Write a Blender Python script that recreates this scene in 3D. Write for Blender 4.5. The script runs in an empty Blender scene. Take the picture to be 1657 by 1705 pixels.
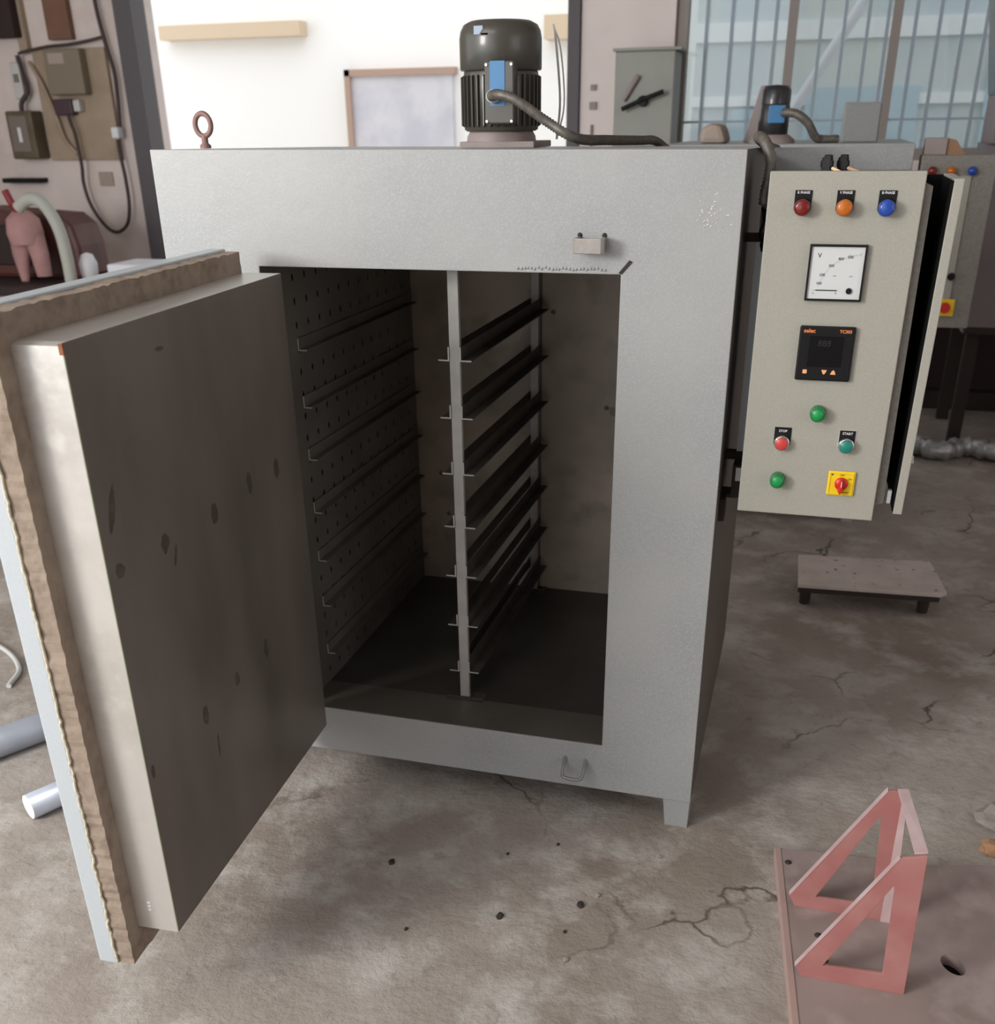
import bpy, bmesh, math, random
from math import sin, cos, pi, radians as R
from mathutils import Vector, Matrix
random.seed(7)
sc = bpy.context.scene
COL = sc.collection

# ------------------------------------------------------------------ materials
def mat(name, col, rough=.5, metal=0., noise=None, bump=None, emit=None, spec=None, coat=0., col2=None):
    """noise = (scale, second colour, contrast lo, hi, detail); bump = (scale, strength, distance)"""
    m = bpy.data.materials.new(name); m.use_nodes = True
    nt = m.node_tree; N = nt.nodes; L = nt.links
    b = N['Principled BSDF']
    b.inputs['Base Color'].default_value = (*col, 1)
    b.inputs['Roughness'].default_value = rough
    b.inputs['Metallic'].default_value = metal
    if spec is not None: b.inputs['Specular IOR Level'].default_value = spec
    if coat: b.inputs['Coat Weight'].default_value = coat; b.inputs['Coat Roughness'].default_value = .15
    tc = N.new('ShaderNodeTexCoord')
    if noise:
        prev = None
        lst = noise if isinstance(noise, list) else [noise]
        for (s, c2, lo, hi, det) in lst:
            n = N.new('ShaderNodeTexNoise'); n.inputs['Scale'].default_value = s; n.inputs['Detail'].default_value = det
            L.new(tc.outputs['Object'], n.inputs['Vector'])
            r = N.new('ShaderNodeMapRange'); r.inputs['From Min'].default_value = lo; r.inputs['From Max'].default_value = hi
            L.new(n.outputs['Fac'], r.inputs['Value'])
            x = N.new('ShaderNodeMix'); x.data_type = 'RGBA'
            L.new(r.outputs['Result'], x.inputs['Factor'])
            if prev: L.new(prev, x.inputs['A'])
            else: x.inputs['A'].default_value = (*col, 1)
            x.inputs['B'].default_value = (*c2, 1)
            prev = x.outputs['Result']
        L.new(prev, b.inputs['Base Color'])
    if bump:
        lst = bump if isinstance(bump, list) else [bump]
        prev = None
        for (s, st, dist) in lst:
            n = N.new('ShaderNodeTexNoise'); n.inputs['Scale'].default_value = s; n.inputs['Detail'].default_value = 4
            L.new(tc.outputs['Object'], n.inputs['Vector'])
            u = N.new('ShaderNodeBump'); u.inputs['Strength'].default_value = st; u.inputs['Distance'].default_value = dist
            L.new(n.outputs['Fac'], u.inputs['Height'])
            if prev: L.new(prev, u.inputs['Normal'])
            prev = u.outputs['Normal']
        L.new(prev, b.inputs['Normal'])
    if emit:
        b.inputs['Emission Color'].default_value = (*col, 1); b.inputs['Emission Strength'].default_value = emit
    return m

M = {}
M['paint'] = mat('grey_hammered_paint', (.365, .37, .365), .42, 0, noise=[(3, (.31, .32, .325), .35, .7, 3), (260, (.40, .41, .40), .45, .8, 2)], bump=[(240, .12, .002), (14, .12, .01)])
M['paint_b'] = mat('grey_leaf_paint', (.47, .51, .54), .4, 0, noise=(300, (.50, .54, .57), .4, .7, 2), bump=(220, .1, .002))
M['panel'] = mat('cabinet_beige_paint', (.355, .345, .295), .42, 0, noise=(280, (.39, .38, .325), .4, .75, 2), bump=(260, .15, .002))
M['panel_dark'] = mat('cabinet_shaded_paint', (.25, .235, .21), .5, 0, noise=(120, (.20, .19, .17), .4, .7, 2), bump=(200, .1, .002))  # panel paint darkened for the shade on flange and body
M['plate_grey'] = mat('mounting_plate_grey', (.23, .235, .24), .5, 0, noise=(260, (.27, .27, .275), .4, .7, 2), bump=(240, .15, .002))
# dull brushed stainless with stains
M['steel'] = mat('dull_stainless', (.30, .275, .25), .38, .75, noise=[(2.2, (.22, .20, .18), .4, .65, 5), (9, (.36, .33, .30), .5, .75, 4), (60, (.27, .25, .23), .5, .7, 2)], bump=(7, .12, .01))
M['steel_in'] = mat('chamber_stainless', (.33, .285, .24), .5, .25, noise=[(3.0, (.50, .43, .35), .48, .70, 6), (9, (.24, .21, .18), .52, .75, 6)], bump=(6, .15, .01))
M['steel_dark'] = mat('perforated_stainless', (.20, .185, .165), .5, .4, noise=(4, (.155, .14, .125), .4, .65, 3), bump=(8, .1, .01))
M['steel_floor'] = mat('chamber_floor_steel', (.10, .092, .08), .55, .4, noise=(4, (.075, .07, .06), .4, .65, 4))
M['steel_side'] = mat('bright_stainless', (.66, .64, .61), .34, .55, noise=[(5, (.55, .525, .49), .5, .7, 5), (30, (.68, .66, .62), .5, .7, 3)], bump=(9, .25, .01))
M['rail'] = mat('tray_rail_steel', (.11, .095, .085), .5, .35, noise=(20, (.075, .065, .06), .4, .7, 3))
M['wallrail'] = mat('wall_rail_steel', (.19, .172, .153), .5, .35, noise=(14, (.16, .145, .13), .4, .7, 3))
M['post'] = mat('rack_post_steel', (.44, .43, .41), .4, .25, noise=(30, (.38, .37, .355), .4, .7, 2))
M['gasket'] = mat('brown_fibre_gasket', (.30, .235, .185), .95, 0, noise=[(45, (.22, .17, .13), .4, .65, 5), (12, (.34, .27, .21), .45, .7, 3)], bump=(90, .5, .004))
M['rope'] = mat('white_glass_rope', (.72, .66, .52), .9, 0, noise=(120, (.5, .45, .34), .4, .7, 2), bump=(150, .6, .003))
M['black'] = mat('black_plastic', (.009, .009, .010), .5, spec=.2)
M['rubber_and_shade'] = mat('black_rubber_and_shade', (.006, .006, .006), .9, spec=.1)  # rubber black, also stands in for shade beside the side door
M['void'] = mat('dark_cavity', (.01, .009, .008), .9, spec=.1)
M['dial'] = mat('dial_white', (.62, .64, .64), .35)
M['ink'] = mat('print_black', (.02, .02, .02), .6)
M['inkw'] = mat('print_white', (.75, .75, .75), .6)
M['inko'] = mat('print_orange', (.85, .26, .08), .6)
M['btn_o'] = mat('button_orange', (.9, .42, .2), .5)
M['display'] = mat('display_black', (.005, .005, .006), .2, spec=.25)
def lens(n, c, r=.2): return mat(n, c, r, 0, bump=(160, .25, .002), coat=.3)
M['l_red'] = lens('lens_red', (.17, .010, .008)); M['l_amb'] = lens('lens_amber', (.50, .13, .010))
M['l_blu'] = lens('lens_blue', (.015, .065, .36)); M['l_grn'] = lens('lens_green', (.008, .19, .045))
M['b_red'] = mat('button_red', (.60, .06, .055), .35); M['b_teal'] = mat('button_teal', (.015, .22, .18), .3)
M['chrome'] = mat('chrome', (.7, .7, .7), .2, 1)
M['yellow'] = mat('switch_yellow', (.86, .60, .01), .4); M['red'] = mat('switch_red', (.62, .02, .015), .35)
M['conduit'] = mat('flex_conduit_grey', (.12, .11, .095), .5, .3, noise=(60, (.19, .17, .15), .4, .7, 2))
M['brass'] = mat('brass', (.35, .22, .12), .4, .8)
M['motor'] = mat('motor_dark_green_black', (.055, .052, .042), .38, 0, noise=(8, (.075, .065, .05), .4, .7, 3), coat=.4)
M['motor2'] = mat('motor_black', (.02, .02, .024), .35, coat=.4)
M['blue'] = mat('nameplate_blue', (.05, .20, .42), .4)
M['mount'] = mat('motor_base_pinkgrey', (.33, .27, .26), .6, noise=(8, (.25, .2, .19), .4, .7, 3))
M['ltgrey'] = mat('light_grey_plastic', (.55, .55, .53), .5)
M['concrete'] = None
M['wall'] = mat('dusty_wall_plaster', (.74, .65, .62), .9, 0, noise=[(1.2, (.62, .54, .50), .4, .7, 4), (7, (.76, .67, .64), .5, .75, 4)], bump=(12, .2, .01))
M['pier'] = mat('pinkish_pier_plaster', (.84, .75, .73), .9, 0, noise=(3, (.78, .69, .67), .4, .7, 4))
M['post_dk'] = mat('door_post_dark', (.10, .09, .10), .6)
M['frame'] = mat('window_frame_brown_grey', (.30, .26, .24), .6)
M['bar'] = mat('window_bar_blue_grey', (.33, .40, .47), .6)
M['wood'] = mat('switchboard_wood', (.40, .31, .23), .75, 0, noise=(6, (.32, .25, .18), .4, .7, 4))
M['wood2'] = mat('reddish_board', (.20, .10, .07), .75, 0, noise=(6, (.15, .08, .05), .4, .7, 4))
M['maroon'] = mat('maroon_box', (.025, .012, .011), .7)
M['olive'] = mat('olive_switch_box', (.10, .08, .045), .6, noise=(9, (.14, .11, .07), .4, .7, 3))
M['boxgrey'] = mat('meter_box_khaki', (.22, .185, .13), .6)
M['boxface'] = mat('box_face_greybrown', (.20, .165, .14), .6)
M['purple'] = mat('purple_black_switch', (.06, .03, .045), .5)
M['cable'] = mat('dark_brown_cable', (.06, .04, .038), .6)
M['pinkrag'] = mat('pink_cloth', (.46, .26, .25), .9, noise=(9, (.36, .20, .19), .4, .7, 3))
M['greenish'] = mat('pale_hose', (.45, .46, .41), .7)
M['redbox'] = mat('dark_red_machine', (.10, .03, .024), .5, noise=(6, (.06, .02, .017), .4, .7, 3))
M['white'] = mat('white_plastic', (.75, .76, .8), .5)
M['ebox'] = mat('electrical_box_grey', (.31, .32, .29), .5, noise=(5, (.27, .28, .25), .4, .7, 3))
M['facade'] = mat('outdoor_white_wall', (.86, .86, .84), .9)
M['facade_blue'] = mat('outdoor_pale_blue_wall', (.58, .65, .68), .8, noise=(1.3, (.68, .71, .68), .42, .62, 2))
M['ledge'] = mat('outdoor_beige_ledge', (.62, .5, .36), .9)
M['curtain'] = mat('outdoor_lavender_sheet', (.5, .5, .56), .8, noise=(3, (.60, .60, .64), .4, .6, 3))
M['curtframe'] = mat('outdoor_brown_frame', (.40, .28, .22), .9)
M['yard'] = mat('outdoor_ground', (.62, .58, .52), .95)
M['platform'] = mat('dusty_steel_plate', (.64, .56, .52), .65, 0, noise=[(9, (.54, .47, .43), .4, .7, 4), (34, (.09, .07, .06), .66, .72, 3)], bump=(30, .3, .004))
M['dkbrown'] = mat('dark_rusty_steel', (.035, .025, .02), .8)
M['primer'] = mat('red_oxide_primer', (.39, .15, .14), .6, 0, noise=(10, (.45, .21, .19), .4, .7, 3))
M['primer_lt'] = mat('red_primer_lit', (.60, .46, .46), .65, 0, noise=(12, (.5, .33, .33), .4, .7, 3))  # same primer, paled for the light falling from above
M['mauve'] = mat('mauve_primed_plate', (.34, .265, .25), .6, 0, noise=[(4, (.26, .20, .18), .4, .7, 4), (14, (.38, .30, .29), .5, .7, 3)], bump=(20, .1, .004))
M['mauve_lt'] = mat('mauve_plate_edge', (.42, .29, .26), .7)
M['pipe'] = mat('galvanised_pipe', (.42, .45, .52), .4, .35, noise=(12, (.36, .39, .45), .4, .7, 3))
M['pipe_w'] = mat('white_pipe_end', (.80, .82, .78), .6)
M['lilac'] = mat('lilac_grey_cabinet', (.26, .225, .235), .6, noise=(3, (.21, .18, .19), .4, .7, 2))
M['foil'] = mat('crumpled_silver_duct', (.55, .56, .57), .38, .6, noise=(9, (.3, .3, .31), .4, .7, 3), bump=(14, .8, .02))
M['card'] = mat('brown_card', (.34, .2, .12), .9); M['cardg'] = mat('greyish_carton', (.34, .29, .28), .9)
M['tan'] = mat('tan_sheet', (.40, .33, .28), .9)
M['stone'] = mat('pale_stone', (.36, .335, .30), .9, noise=(25, (.22, .20, .18), .4, .7, 4), bump=(30, .5, .005))
M['brick'] = mat('orange_brick', (.50, .28, .16), .9, noise=(20, (.35, .2, .12), .4, .7, 4), bump=(30, .5, .005))
M['ceil'] = mat('shed_roof', (.5, .49, .47), .9)

def concrete():
    m = bpy.data.materials.new('rough_concrete'); m.use_nodes = True
    nt = m.node_tree; N = nt.nodes; L = nt.links; b = N['Principled BSDF']; b.inputs['Roughness'].default_value = .85
    b.inputs['Specular IOR Level'].default_value = .3
    tc = N.new('ShaderNodeTexCoord')
    def noise(s, det, rough=.55, dist=0):
        n = N.new('ShaderNodeTexNoise'); n.inputs['Scale'].default_value = s; n.inputs['Detail'].default_value = det
        n.inputs['Roughness'].default_value = rough; n.inputs['Distortion'].default_value = dist
        L.new(tc.outputs['Object'], n.inputs['Vector']); return n.outputs['Fac']
    def rng(v, a, c):
        r = N.new('ShaderNodeMapRange'); r.inputs['From Min'].default_value = a; r.inputs['From Max'].default_value = c; L.new(v, r.inputs['Value']); return r.outputs['Result']
    def mix(f, A, B):
        x = N.new('ShaderNodeMix'); x.data_type = 'RGBA'; L.new(f, x.inputs['Factor'])
        for k, v in (('A', A), ('B', B)):
            if isinstance(v, tuple): x.inputs[k].default_value = (*v, 1)
            else: L.new(v, x.inputs[k])
        return x.outputs['Result']
    c = mix(rng(noise(1.3, 5, .6, .1), .38, .66), (.42, .375, .34), (.27, .225, .19))
    c = mix(rng(noise(6, 6, .65, .15), .48, .68), c, (.50, .47, .435))
    c = mix(rng(noise(18, 6, .7, .1), .55, .72), c, (.29, .25, .225))
    v = N.new('ShaderNodeTexVoronoi'); v.feature = 'DISTANCE_TO_EDGE'; v.inputs['Scale'].default_value = 2.1
    w = N.new('ShaderNodeTexNoise'); w.inputs['Scale'].default_value = 3; w.inputs['Detail'].default_value = 5
    L.new(tc.outputs['Object'], w.inputs['Vector'])
    ad = N.new('ShaderNodeMix'); ad.data_type = 'RGBA'; ad.inputs['Factor'].default_value = .35
    L.new(tc.outputs['Object'], ad.inputs['A']); L.new(w.outputs['Color'], ad.inputs['B']); L.new(ad.outputs['Result'], v.inputs['Vector'])
    cr = rng(v.outputs['Distance'], .012, 0.0)
    mk = N.new('ShaderNodeMath'); mk.operation = 'MULTIPLY'; L.new(cr, mk.inputs[0]); L.new(rng(noise(2.3, 2), .5, .62), mk.inputs[1])
    c = mix(mk.outputs[0], c, (.10, .08, .065))
    L.new(c, b.inputs['Base Color'])
    u = N.new('ShaderNodeBump'); u.inputs['Strength'].default_value = .5; u.inputs['Distance'].default_value = .02; L.new(noise(11, 9, .65, .05), u.inputs['Height'])
    u2 = N.new('ShaderNodeBump'); u2.inputs['Strength'].default_value = .35; u2.inputs['Distance'].default_value = .006; L.new(noise(60, 5, .7), u2.inputs['Height']); L.new(u.outputs['Normal'], u2.inputs['Normal'])
    L.new(u2.outputs['Normal'], b.inputs['Normal'])
    return m
M['concrete'] = concrete()

def door_steel():
    """dark stained stainless with finger smudges and drip marks"""
    m = mat('smudged_stainless', (.235, .21, .19), .36, .35, bump=(5, .10, .01)); nt = m.node_tree; N = nt.nodes; L = nt.links; b = N['Principled BSDF']
    tc = N.new('ShaderNodeTexCoord')
    mp = N.new('ShaderNodeMapping'); L.new(tc.outputs['Object'], mp.inputs['Vector']); mp.inputs['Scale'].default_value = (1, 1.6, .55)
    n1 = N.new('ShaderNodeTexNoise'); n1.inputs['Scale'].default_value = 3.2; n1.inputs['Detail'].default_value = 6; L.new(mp.outputs[0], n1.inputs['Vector'])
    r1 = N.new('ShaderNodeMapRange'); r1.inputs['From Min'].default_value = .35; r1.inputs['From Max'].default_value = .7; L.new(n1.outputs['Fac'], r1.inputs['Value'])
    x1 = N.new('ShaderNodeMix'); x1.data_type = 'RGBA'; x1.inputs['A'].default_value = (.25, .22, .198, 1); x1.inputs['B'].default_value = (.165, .145, .128, 1); L.new(r1.outputs[0], x1.inputs['Factor'])
    v = N.new('ShaderNodeTexVoronoi'); v.inputs['Scale'].default_value = 9; mp2 = N.new('ShaderNodeMapping'); mp2.inputs['Scale'].default_value = (1, 1, .55)
    nd = N.new('ShaderNodeTexNoise'); nd.inputs['Scale'].default_value = 14; L.new(tc.outputs['Object'], nd.inputs['Vector'])
    md = N.new('ShaderNodeMix'); md.data_type = 'RGBA'; md.inputs['Factor'].default_value = .06; L.new(tc.outputs['Object'], md.inputs['A']); L.new(nd.outputs['Color'], md.inputs['B'])
    L.new(md.outputs['Result'], mp2.inputs['Vector']); L.new(mp2.outputs[0], v.inputs['Vector'])
    r2 = N.new('ShaderNodeMapRange'); r2.inputs['From Min'].default_value = .19; r2.inputs['From Max'].default_value = .13; L.new(v.outputs['Distance'], r2.inputs['Value'])
    sx = N.new('ShaderNodeSeparateColor'); L.new(v.outputs['Color'], sx.inputs[0])
    r3 = N.new('ShaderNodeMapRange'); r3.inputs['From Min'].default_value = 1.2; r3.inputs['From Max'].default_value = 1.3; L.new(sx.outputs[0], r3.inputs['Value'])
    mm = N.new('ShaderNodeMath'); mm.operation = 'MULTIPLY'; L.new(r2.outputs[0], mm.inputs[0]); L.new(r3.outputs[0], mm.inputs[1])
    x2 = N.new('ShaderNodeMix'); x2.data_type = 'RGBA'; L.new(mm.outputs[0], x2.inputs['Factor']); L.new(x1.outputs['Result'], x2.inputs['A']); x2.inputs['B'].default_value = (.08, .065, .055, 1)
    L.new(x2.outputs['Result'], b.inputs['Base Color'])
    return m
M['doorsteel'] = door_steel()

def glass():
    m = bpy.data.materials.new('tinted_window_glass'); m.use_nodes = True; nt = m.node_tree; N = nt.nodes; L = nt.links
    for n in list(N): N.remove(n)
    o = N.new('ShaderNodeOutputMaterial'); t = N.new('ShaderNodeBsdfTransparent'); t.inputs[0].default_value = (.70, .73, .74, 1)
    g = N.new('ShaderNodeBsdfGlossy'); g.inputs['Roughness'].default_value = .05; mx = N.new('ShaderNodeMixShader'); mx.inputs[0].default_value = .05
    L.new(t.outputs[0], mx.inputs[1]); L.new(g.outputs[0], mx.inputs[2]); L.new(mx.outputs[0], o.inputs[0]); return m
M['glass'] = glass()

# ------------------------------------------------------------------ mesh helper
class MB:
    def __init__(s): s.v = []; s.f = []; s.sm = []; s.T = None
    def add(s, vs, fs, smooth=False):
        o = len(s.v)
        s.v += [Vector(v) if s.T is None else s.T @ Vector(v) for v in vs]
        s.f += [tuple(o + i for i in f) for f in fs]; s.sm += [smooth] * len(fs); return s
    def box(s, x0, x1, y0, y1, z0, z1):
        vs = [(x, y, z) for z in (z0, z1) for y in (y0, y1) for x in (x0, x1)]
        return s.add(vs, [(0, 2, 3, 1), (4, 5, 7, 6), (0, 1, 5, 4), (2, 6, 7, 3), (0, 4, 6, 2), (1, 3, 7, 5)])
    def prism(s, poly, d, smooth=False):
        """poly: 3-D points of a planar outline; d: extrusion vector"""
        n = len(poly); d = Vector(d); P = [Vector(p) for p in poly]
        return s.add(P + [p + d for p in P], [tuple(range(n))[::-1], tuple(range(n, 2 * n))] + [(i, (i + 1) % n, n + (i + 1) % n, n + i) for i in range(n)], smooth)
    def ring(s, outer, inner, d):
        n = len(outer); d = Vector(d); O = [Vector(p) for p in outer]; I = [Vector(p) for p in inner]
        V = O + I + [p + d for p in O] + [p + d for p in I]; F = []
        for i in range(n):
            j = (i + 1) % n
            F += [(i, j, n + j, n + i), (2 * n + i, 3 * n + i, 3 * n + j, 2 * n + j), (i, 2 * n + i, 2 * n + j, j), (n + i, n + j, 3 * n + j, 3 * n + i)]
        return s.add(V, F)
    def lathe(s, c, axis, prof, seg=24, smooth=True, cap=True):
        """prof: list of (radius, distance along axis)"""
        a = Vector(axis).normalized(); u = a.orthogonal().normalized(); w = a.cross(u); c = Vector(c); V = []; F = []
        for r, h in prof:
            for k in range(seg):
                t = 2 * pi * k / seg; V.append(c + a * h + (u * cos(t) + w * sin(t)) * r)
        for i in range(len(prof) - 1):
            for k in range(seg):
                F.append((i * seg + k, i * seg + (k + 1) % seg, (i + 1) * seg + (k + 1) % seg, (i + 1) * seg + k))
        s.add(V, F, smooth)
        if cap:
            s.add(V[:seg], [tuple(range(seg))[::-1]]); s.add(V[-seg:], [tuple(range(seg))])
        return s
    def tube(s, pts, r, seg=10, rib=0., smooth=True, closed=False):
        P = [Vector(p) for p in pts]; V = []; F = []; u = None; n = len(P)
        for i, p in enumerate(P):
            if closed: t = (P[(i + 1) % n] - P[i - 1]).normalized()
            else: t = (P[min(i + 1, n - 1)] - P[max(i - 1, 0)]).normalized()
            if u is None: u = t.orthogonal().normalized()
            u = (u - t * u.dot(t)).normalized(); w = t.cross(u)
            rr = (r[i] if isinstance(r, (list, tuple)) else r) * (1 + (rib if i % 2 else -rib))
            for k in range(seg):
                a = 2 * pi * k / seg; V.append(p + (u * cos(a) + w * sin(a)) * rr)
        for i in range(n if closed else n - 1):
            for k in range(seg):
                j = (i + 1) % n; F.append((i * seg + k, i * seg + (k + 1) % seg, j * seg + (k + 1) % seg, j * seg + k))
        s.add(V, F, smooth)
        if not closed: s.add(V[:seg], [tuple(range(seg))[::-1]]); s.add(V[-seg:], [tuple(range(seg))])
        return s
    def build(s, name, m, parent=None, bevel=0., loc=None):
        root = Vector((0, 0, 0))
        if parent is not None:
            p = parent
            while p is not None: root += Vector(p.location); p = p.parent
        if parent is None and loc is None and s.v:
            xs = [v.x for v in s.v]; ys = [v.y for v in s.v]; loc = ((min(xs) + max(xs)) / 2, (min(ys) + max(ys)) / 2, min(v.z for v in s.v))
        off = Vector(loc) if loc is not None else root
        me = bpy.data.meshes.new(name); me.from_pydata([tuple(v - off) for v in s.v], [], s.f); me.update()
        bm = bmesh.new(); bm.from_mesh(me); bmesh.ops.recalc_face_normals(bm, faces=bm.faces); bm.to_mesh(me); bm.free()
        for p, q in zip(me.polygons, s.sm): p.use_smooth = q
        me.materials.append(m)
        o = bpy.data.objects.new(name, me); COL.objects.link(o)
        if parent is not None: o.parent = parent; o.location = off - root
        else: o.location = off
        if bevel:
            b = o.modifiers.new('bevel', 'BEVEL'); b.width = bevel; b.segments = 2; b.limit_method = 'ANGLE'; b.angle_limit = R(50)
        return o

def tag(o, label=None, cat=None, group=None, kind=None):
    for k, v in (('label', label), ('category', cat), ('group', group), ('kind', kind)):
        if v: o[k] = v
    return o
def empty(name, loc, label, cat, group=None):
    o = bpy.data.objects.new(name, None); COL.objects.link(o); o.location = loc; o.empty_display_size = .1
    return tag(o, label, cat, group)
def struct(o): o['kind'] = 'structure'; return o

def text(name, items, m, parent):
    """items: (string, size, x, y, z, align) lettering facing -Y, merged into one mesh"""
    mb = MB()
    for (t, size, x, y, z, al, *rest) in items:
        cu = bpy.data.curves.new('lettering', 'FONT'); cu.body = t; cu.size = size; cu.align_x = al; cu.align_y = 'CENTER'; cu.offset = rest[0] if rest else 0
        cu.resolution_u = 3
        to = bpy.data.objects.new('lettering_source', cu); COL.objects.link(to)
        dg = bpy.context.evaluated_depsgraph_get(); me = bpy.data.meshes.new_from_object(to.evaluated_get(dg))
        mb.add([(x + v.co.x, y, z + v.co.y) for v in me.vertices], [tuple(p.vertices) for p in me.polygons])
        bpy.data.objects.remove(to); bpy.data.curves.remove(cu); bpy.data.meshes.remove(me)
    return mb.build(name, m, parent)

def smooth_path(pts, n):
    """Catmull-Rom through pts, n samples evenly per span"""
    P = [Vector(p) for p in pts]; P = [P[0] * 2 - P[1]] + P + [P[-1] * 2 - P[-2]]; out = []
    for i in range(1, len(P) - 2):
        a, b, c, d = P[i - 1:i + 3]; k = max(2, int(n * (c - b).length)) if n > 1000 else n
        for j in range(k):
            t = j / k; out.append(.5 * ((2 * b) + (c - a) * t + (2 * a - 5 * b + 4 * c - d) * t * t + (3 * b - a - 3 * c + d) * t ** 3))
    out.append(P[-2]); return out
def even(path, step):
    out = [path[0]]; acc = 0
    for a, b in zip(path, path[1:]):
        L = (b - a).length
        while acc + L >= step:
            t = (step - acc) / L; a = a + (b - a) * t; L = (b - a).length; out.append(a.copy()); acc = 0
        acc += L
    return out

# ================================================================== THE OVEN
W, H, Z0 = 1.1917, 1.4686, .0794
XL, XR, ZT, ZB = .2183, .9765, 1.2529, .2024
D = .885; OD = .925
oven = empty('drying_oven', (W / 2, OD / 2, 0), 'large grey painted industrial tray oven with its thick door swung open', 'oven')
def tilt(mb):
    for v in mb.v:
        if v.z > 1.4: v.z += .0035 - .007 * (v.x / W) - .013 * max(0, v.y / OD)
    return mb
s = MB()
s.ring([(0, 0, Z0), (W, 0, Z0), (W, 0, H), (0, 0, H)], [(XL, 0, ZB), (XR, 0, ZB), (XR, 0, ZT), (XL, 0, ZT)], (0, .004, 0))
tilt(s).build('front_frame', M['paint'], oven, .0015)
s = MB()
s.box(0, .003, .004, OD, Z0, H); s.box(.003, W - .003, .004, OD, H - .003, H); s.box(.003, W - .003, .004, OD, Z0, Z0 + .003); s.box(.003, W - .003, OD - .003, OD, Z0 + .003, H - .003)
tilt(s).build('outer_casing', M['paint'], oven)
s = MB(); s.box(W - .003, W, .004, OD, Z0, H); tilt(s).build('side_panel', mat('dark_side_metal', (.13, .112, .10), .55, .3, noise=(6, (.13, .115, .10), .4, .7, 4)), oven)  # side panel darker than the rest of the casing
# weld bead ripples along the top edge of the opening and the corner joint
s = MB()
for k in range(26):
    x = .775 + k * .0068 + random.uniform(-.001, .001)
    s.lathe((x, .0005, ZT + .009 + random.uniform(-.002, .002)), (0, -1, 0), [(.0036, -.001), (.0028, .0018), (.0005, .0026)], 8)
s.build('weld_bead', M['paint'], oven)
s = MB(); s.prism([(.972, 0, 1.2555), (.978, 0, 1.2535), (.998, 0, 1.276), (.992, 0, 1.279)], (0, -.0025, 0)); s.build('corner_joint', M['dkbrown'], oven, .0008)
rnd = random.Random(11)
s = MB()
for k in range(46):
    x = 1.135 + rnd.gauss(0, .012); z = 1.355 + rnd.gauss(0, .018) - (x - 1.135) * .3
    s.lathe((x, .0004, z), (0, -1, 0), [(rnd.uniform(.0012, .0026), 0), (.001, .0012), (.0002, .0015)], 8)
tag(s.build('glint_beads', mat('pale_glint_beads', (.6, .6, .58), .12, .2), oven), kind='stuff')  # pale glossy beads added to imitate glints in the paint
# chamber lining
def perforated():
    mb = MB(); x = XL
    ys = [.004 + i * .0305 for i in range(30)]; zc0, dz, dy = .2093, .0515, .061
    y0 = .146 - 2 * dy; ny, nz = 14, 20; r = .0068
    ny_ = ny; ya, yb = y0 - dy / 2, y0 + (ny - .5) * dy; za, zb_ = .2090, .2090 + nz * dz
    for i in range(ny):
        for j in range(nz):
            cy, cz = y0 + i * dy, za + (j + .5) * dz
            sq = [(cy + a * dy / 2, cz + b * dz / 2) for a, b in ((-1, -1), (0, -1), (1, -1), (1, 0), (1, 1), (0, 1), (-1, 1), (-1, 0))]
            ho = [(cy + cos(R(a)) * r * .75, cz + sin(R(a)) * r * 1.35) for a in (225, 270, 315, 0, 45, 90, 135, 180)]
            V = [(x, a, b) for a, b in sq + ho] + [(x - .002, a, b) for a, b in ho]
            mb.add(V, [(k, (k + 1) % 8, 8 + (k + 1) % 8, 8 + k) for k in range(8)] + [(8 + k, 8 + (k + 1) % 8, 16 + (k + 1) % 8, 16 + k) for k in range(8)])
    q = lambda a, b, c, d: mb.add([(x, a, c), (x, b, c), (x, b, d), (x, a, d)], [(0, 1, 2, 3)])
    q(.004, ya, ZB - .006, ZT + .004) if ya > .004 else None
    q(yb, D, ZB - .006, ZT + .004); q(max(.004, ya), yb, ZB - .006, za); q(max(.004, ya), yb, zb_, ZT + .004)
    # anything in front of the frame plane is cut away
    for v in mb.v: v.y = max(v.y, .0045)
    return mb
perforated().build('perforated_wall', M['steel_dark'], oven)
MB().box(.008, .013, .006, D, ZB - .006, ZT + .004).build('cavity_shade', M['void'], oven)  # near-black sheet stands in for the cavity's shade behind the holes
s = MB(); s.box(XL, XR + .012, D, D + .004, ZB - .006, ZT + .004); s.build('rear_wall', M['steel_in'], oven)
MB().box(XR + .008, XR + .012, .004, D, ZB - .006, ZT + .004).build('right_wall', M['steel_in'], oven)
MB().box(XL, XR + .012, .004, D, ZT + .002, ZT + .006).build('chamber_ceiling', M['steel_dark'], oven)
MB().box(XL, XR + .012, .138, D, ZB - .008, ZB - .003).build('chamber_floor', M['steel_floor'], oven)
MB().box(XL, XR + .012, .004, .1375, ZB - .008, ZB).build('sill', mat('sill_steel', (.16, .145, .125), .5, .4, noise=(5, (.13, .118, .10), .4, .7, 4)), oven, .001)
# rear wall seam strip
MB().box(.6055, .6068, D - .0015, D, ZB, ZT).build('seam', M['void'], oven)
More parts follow.
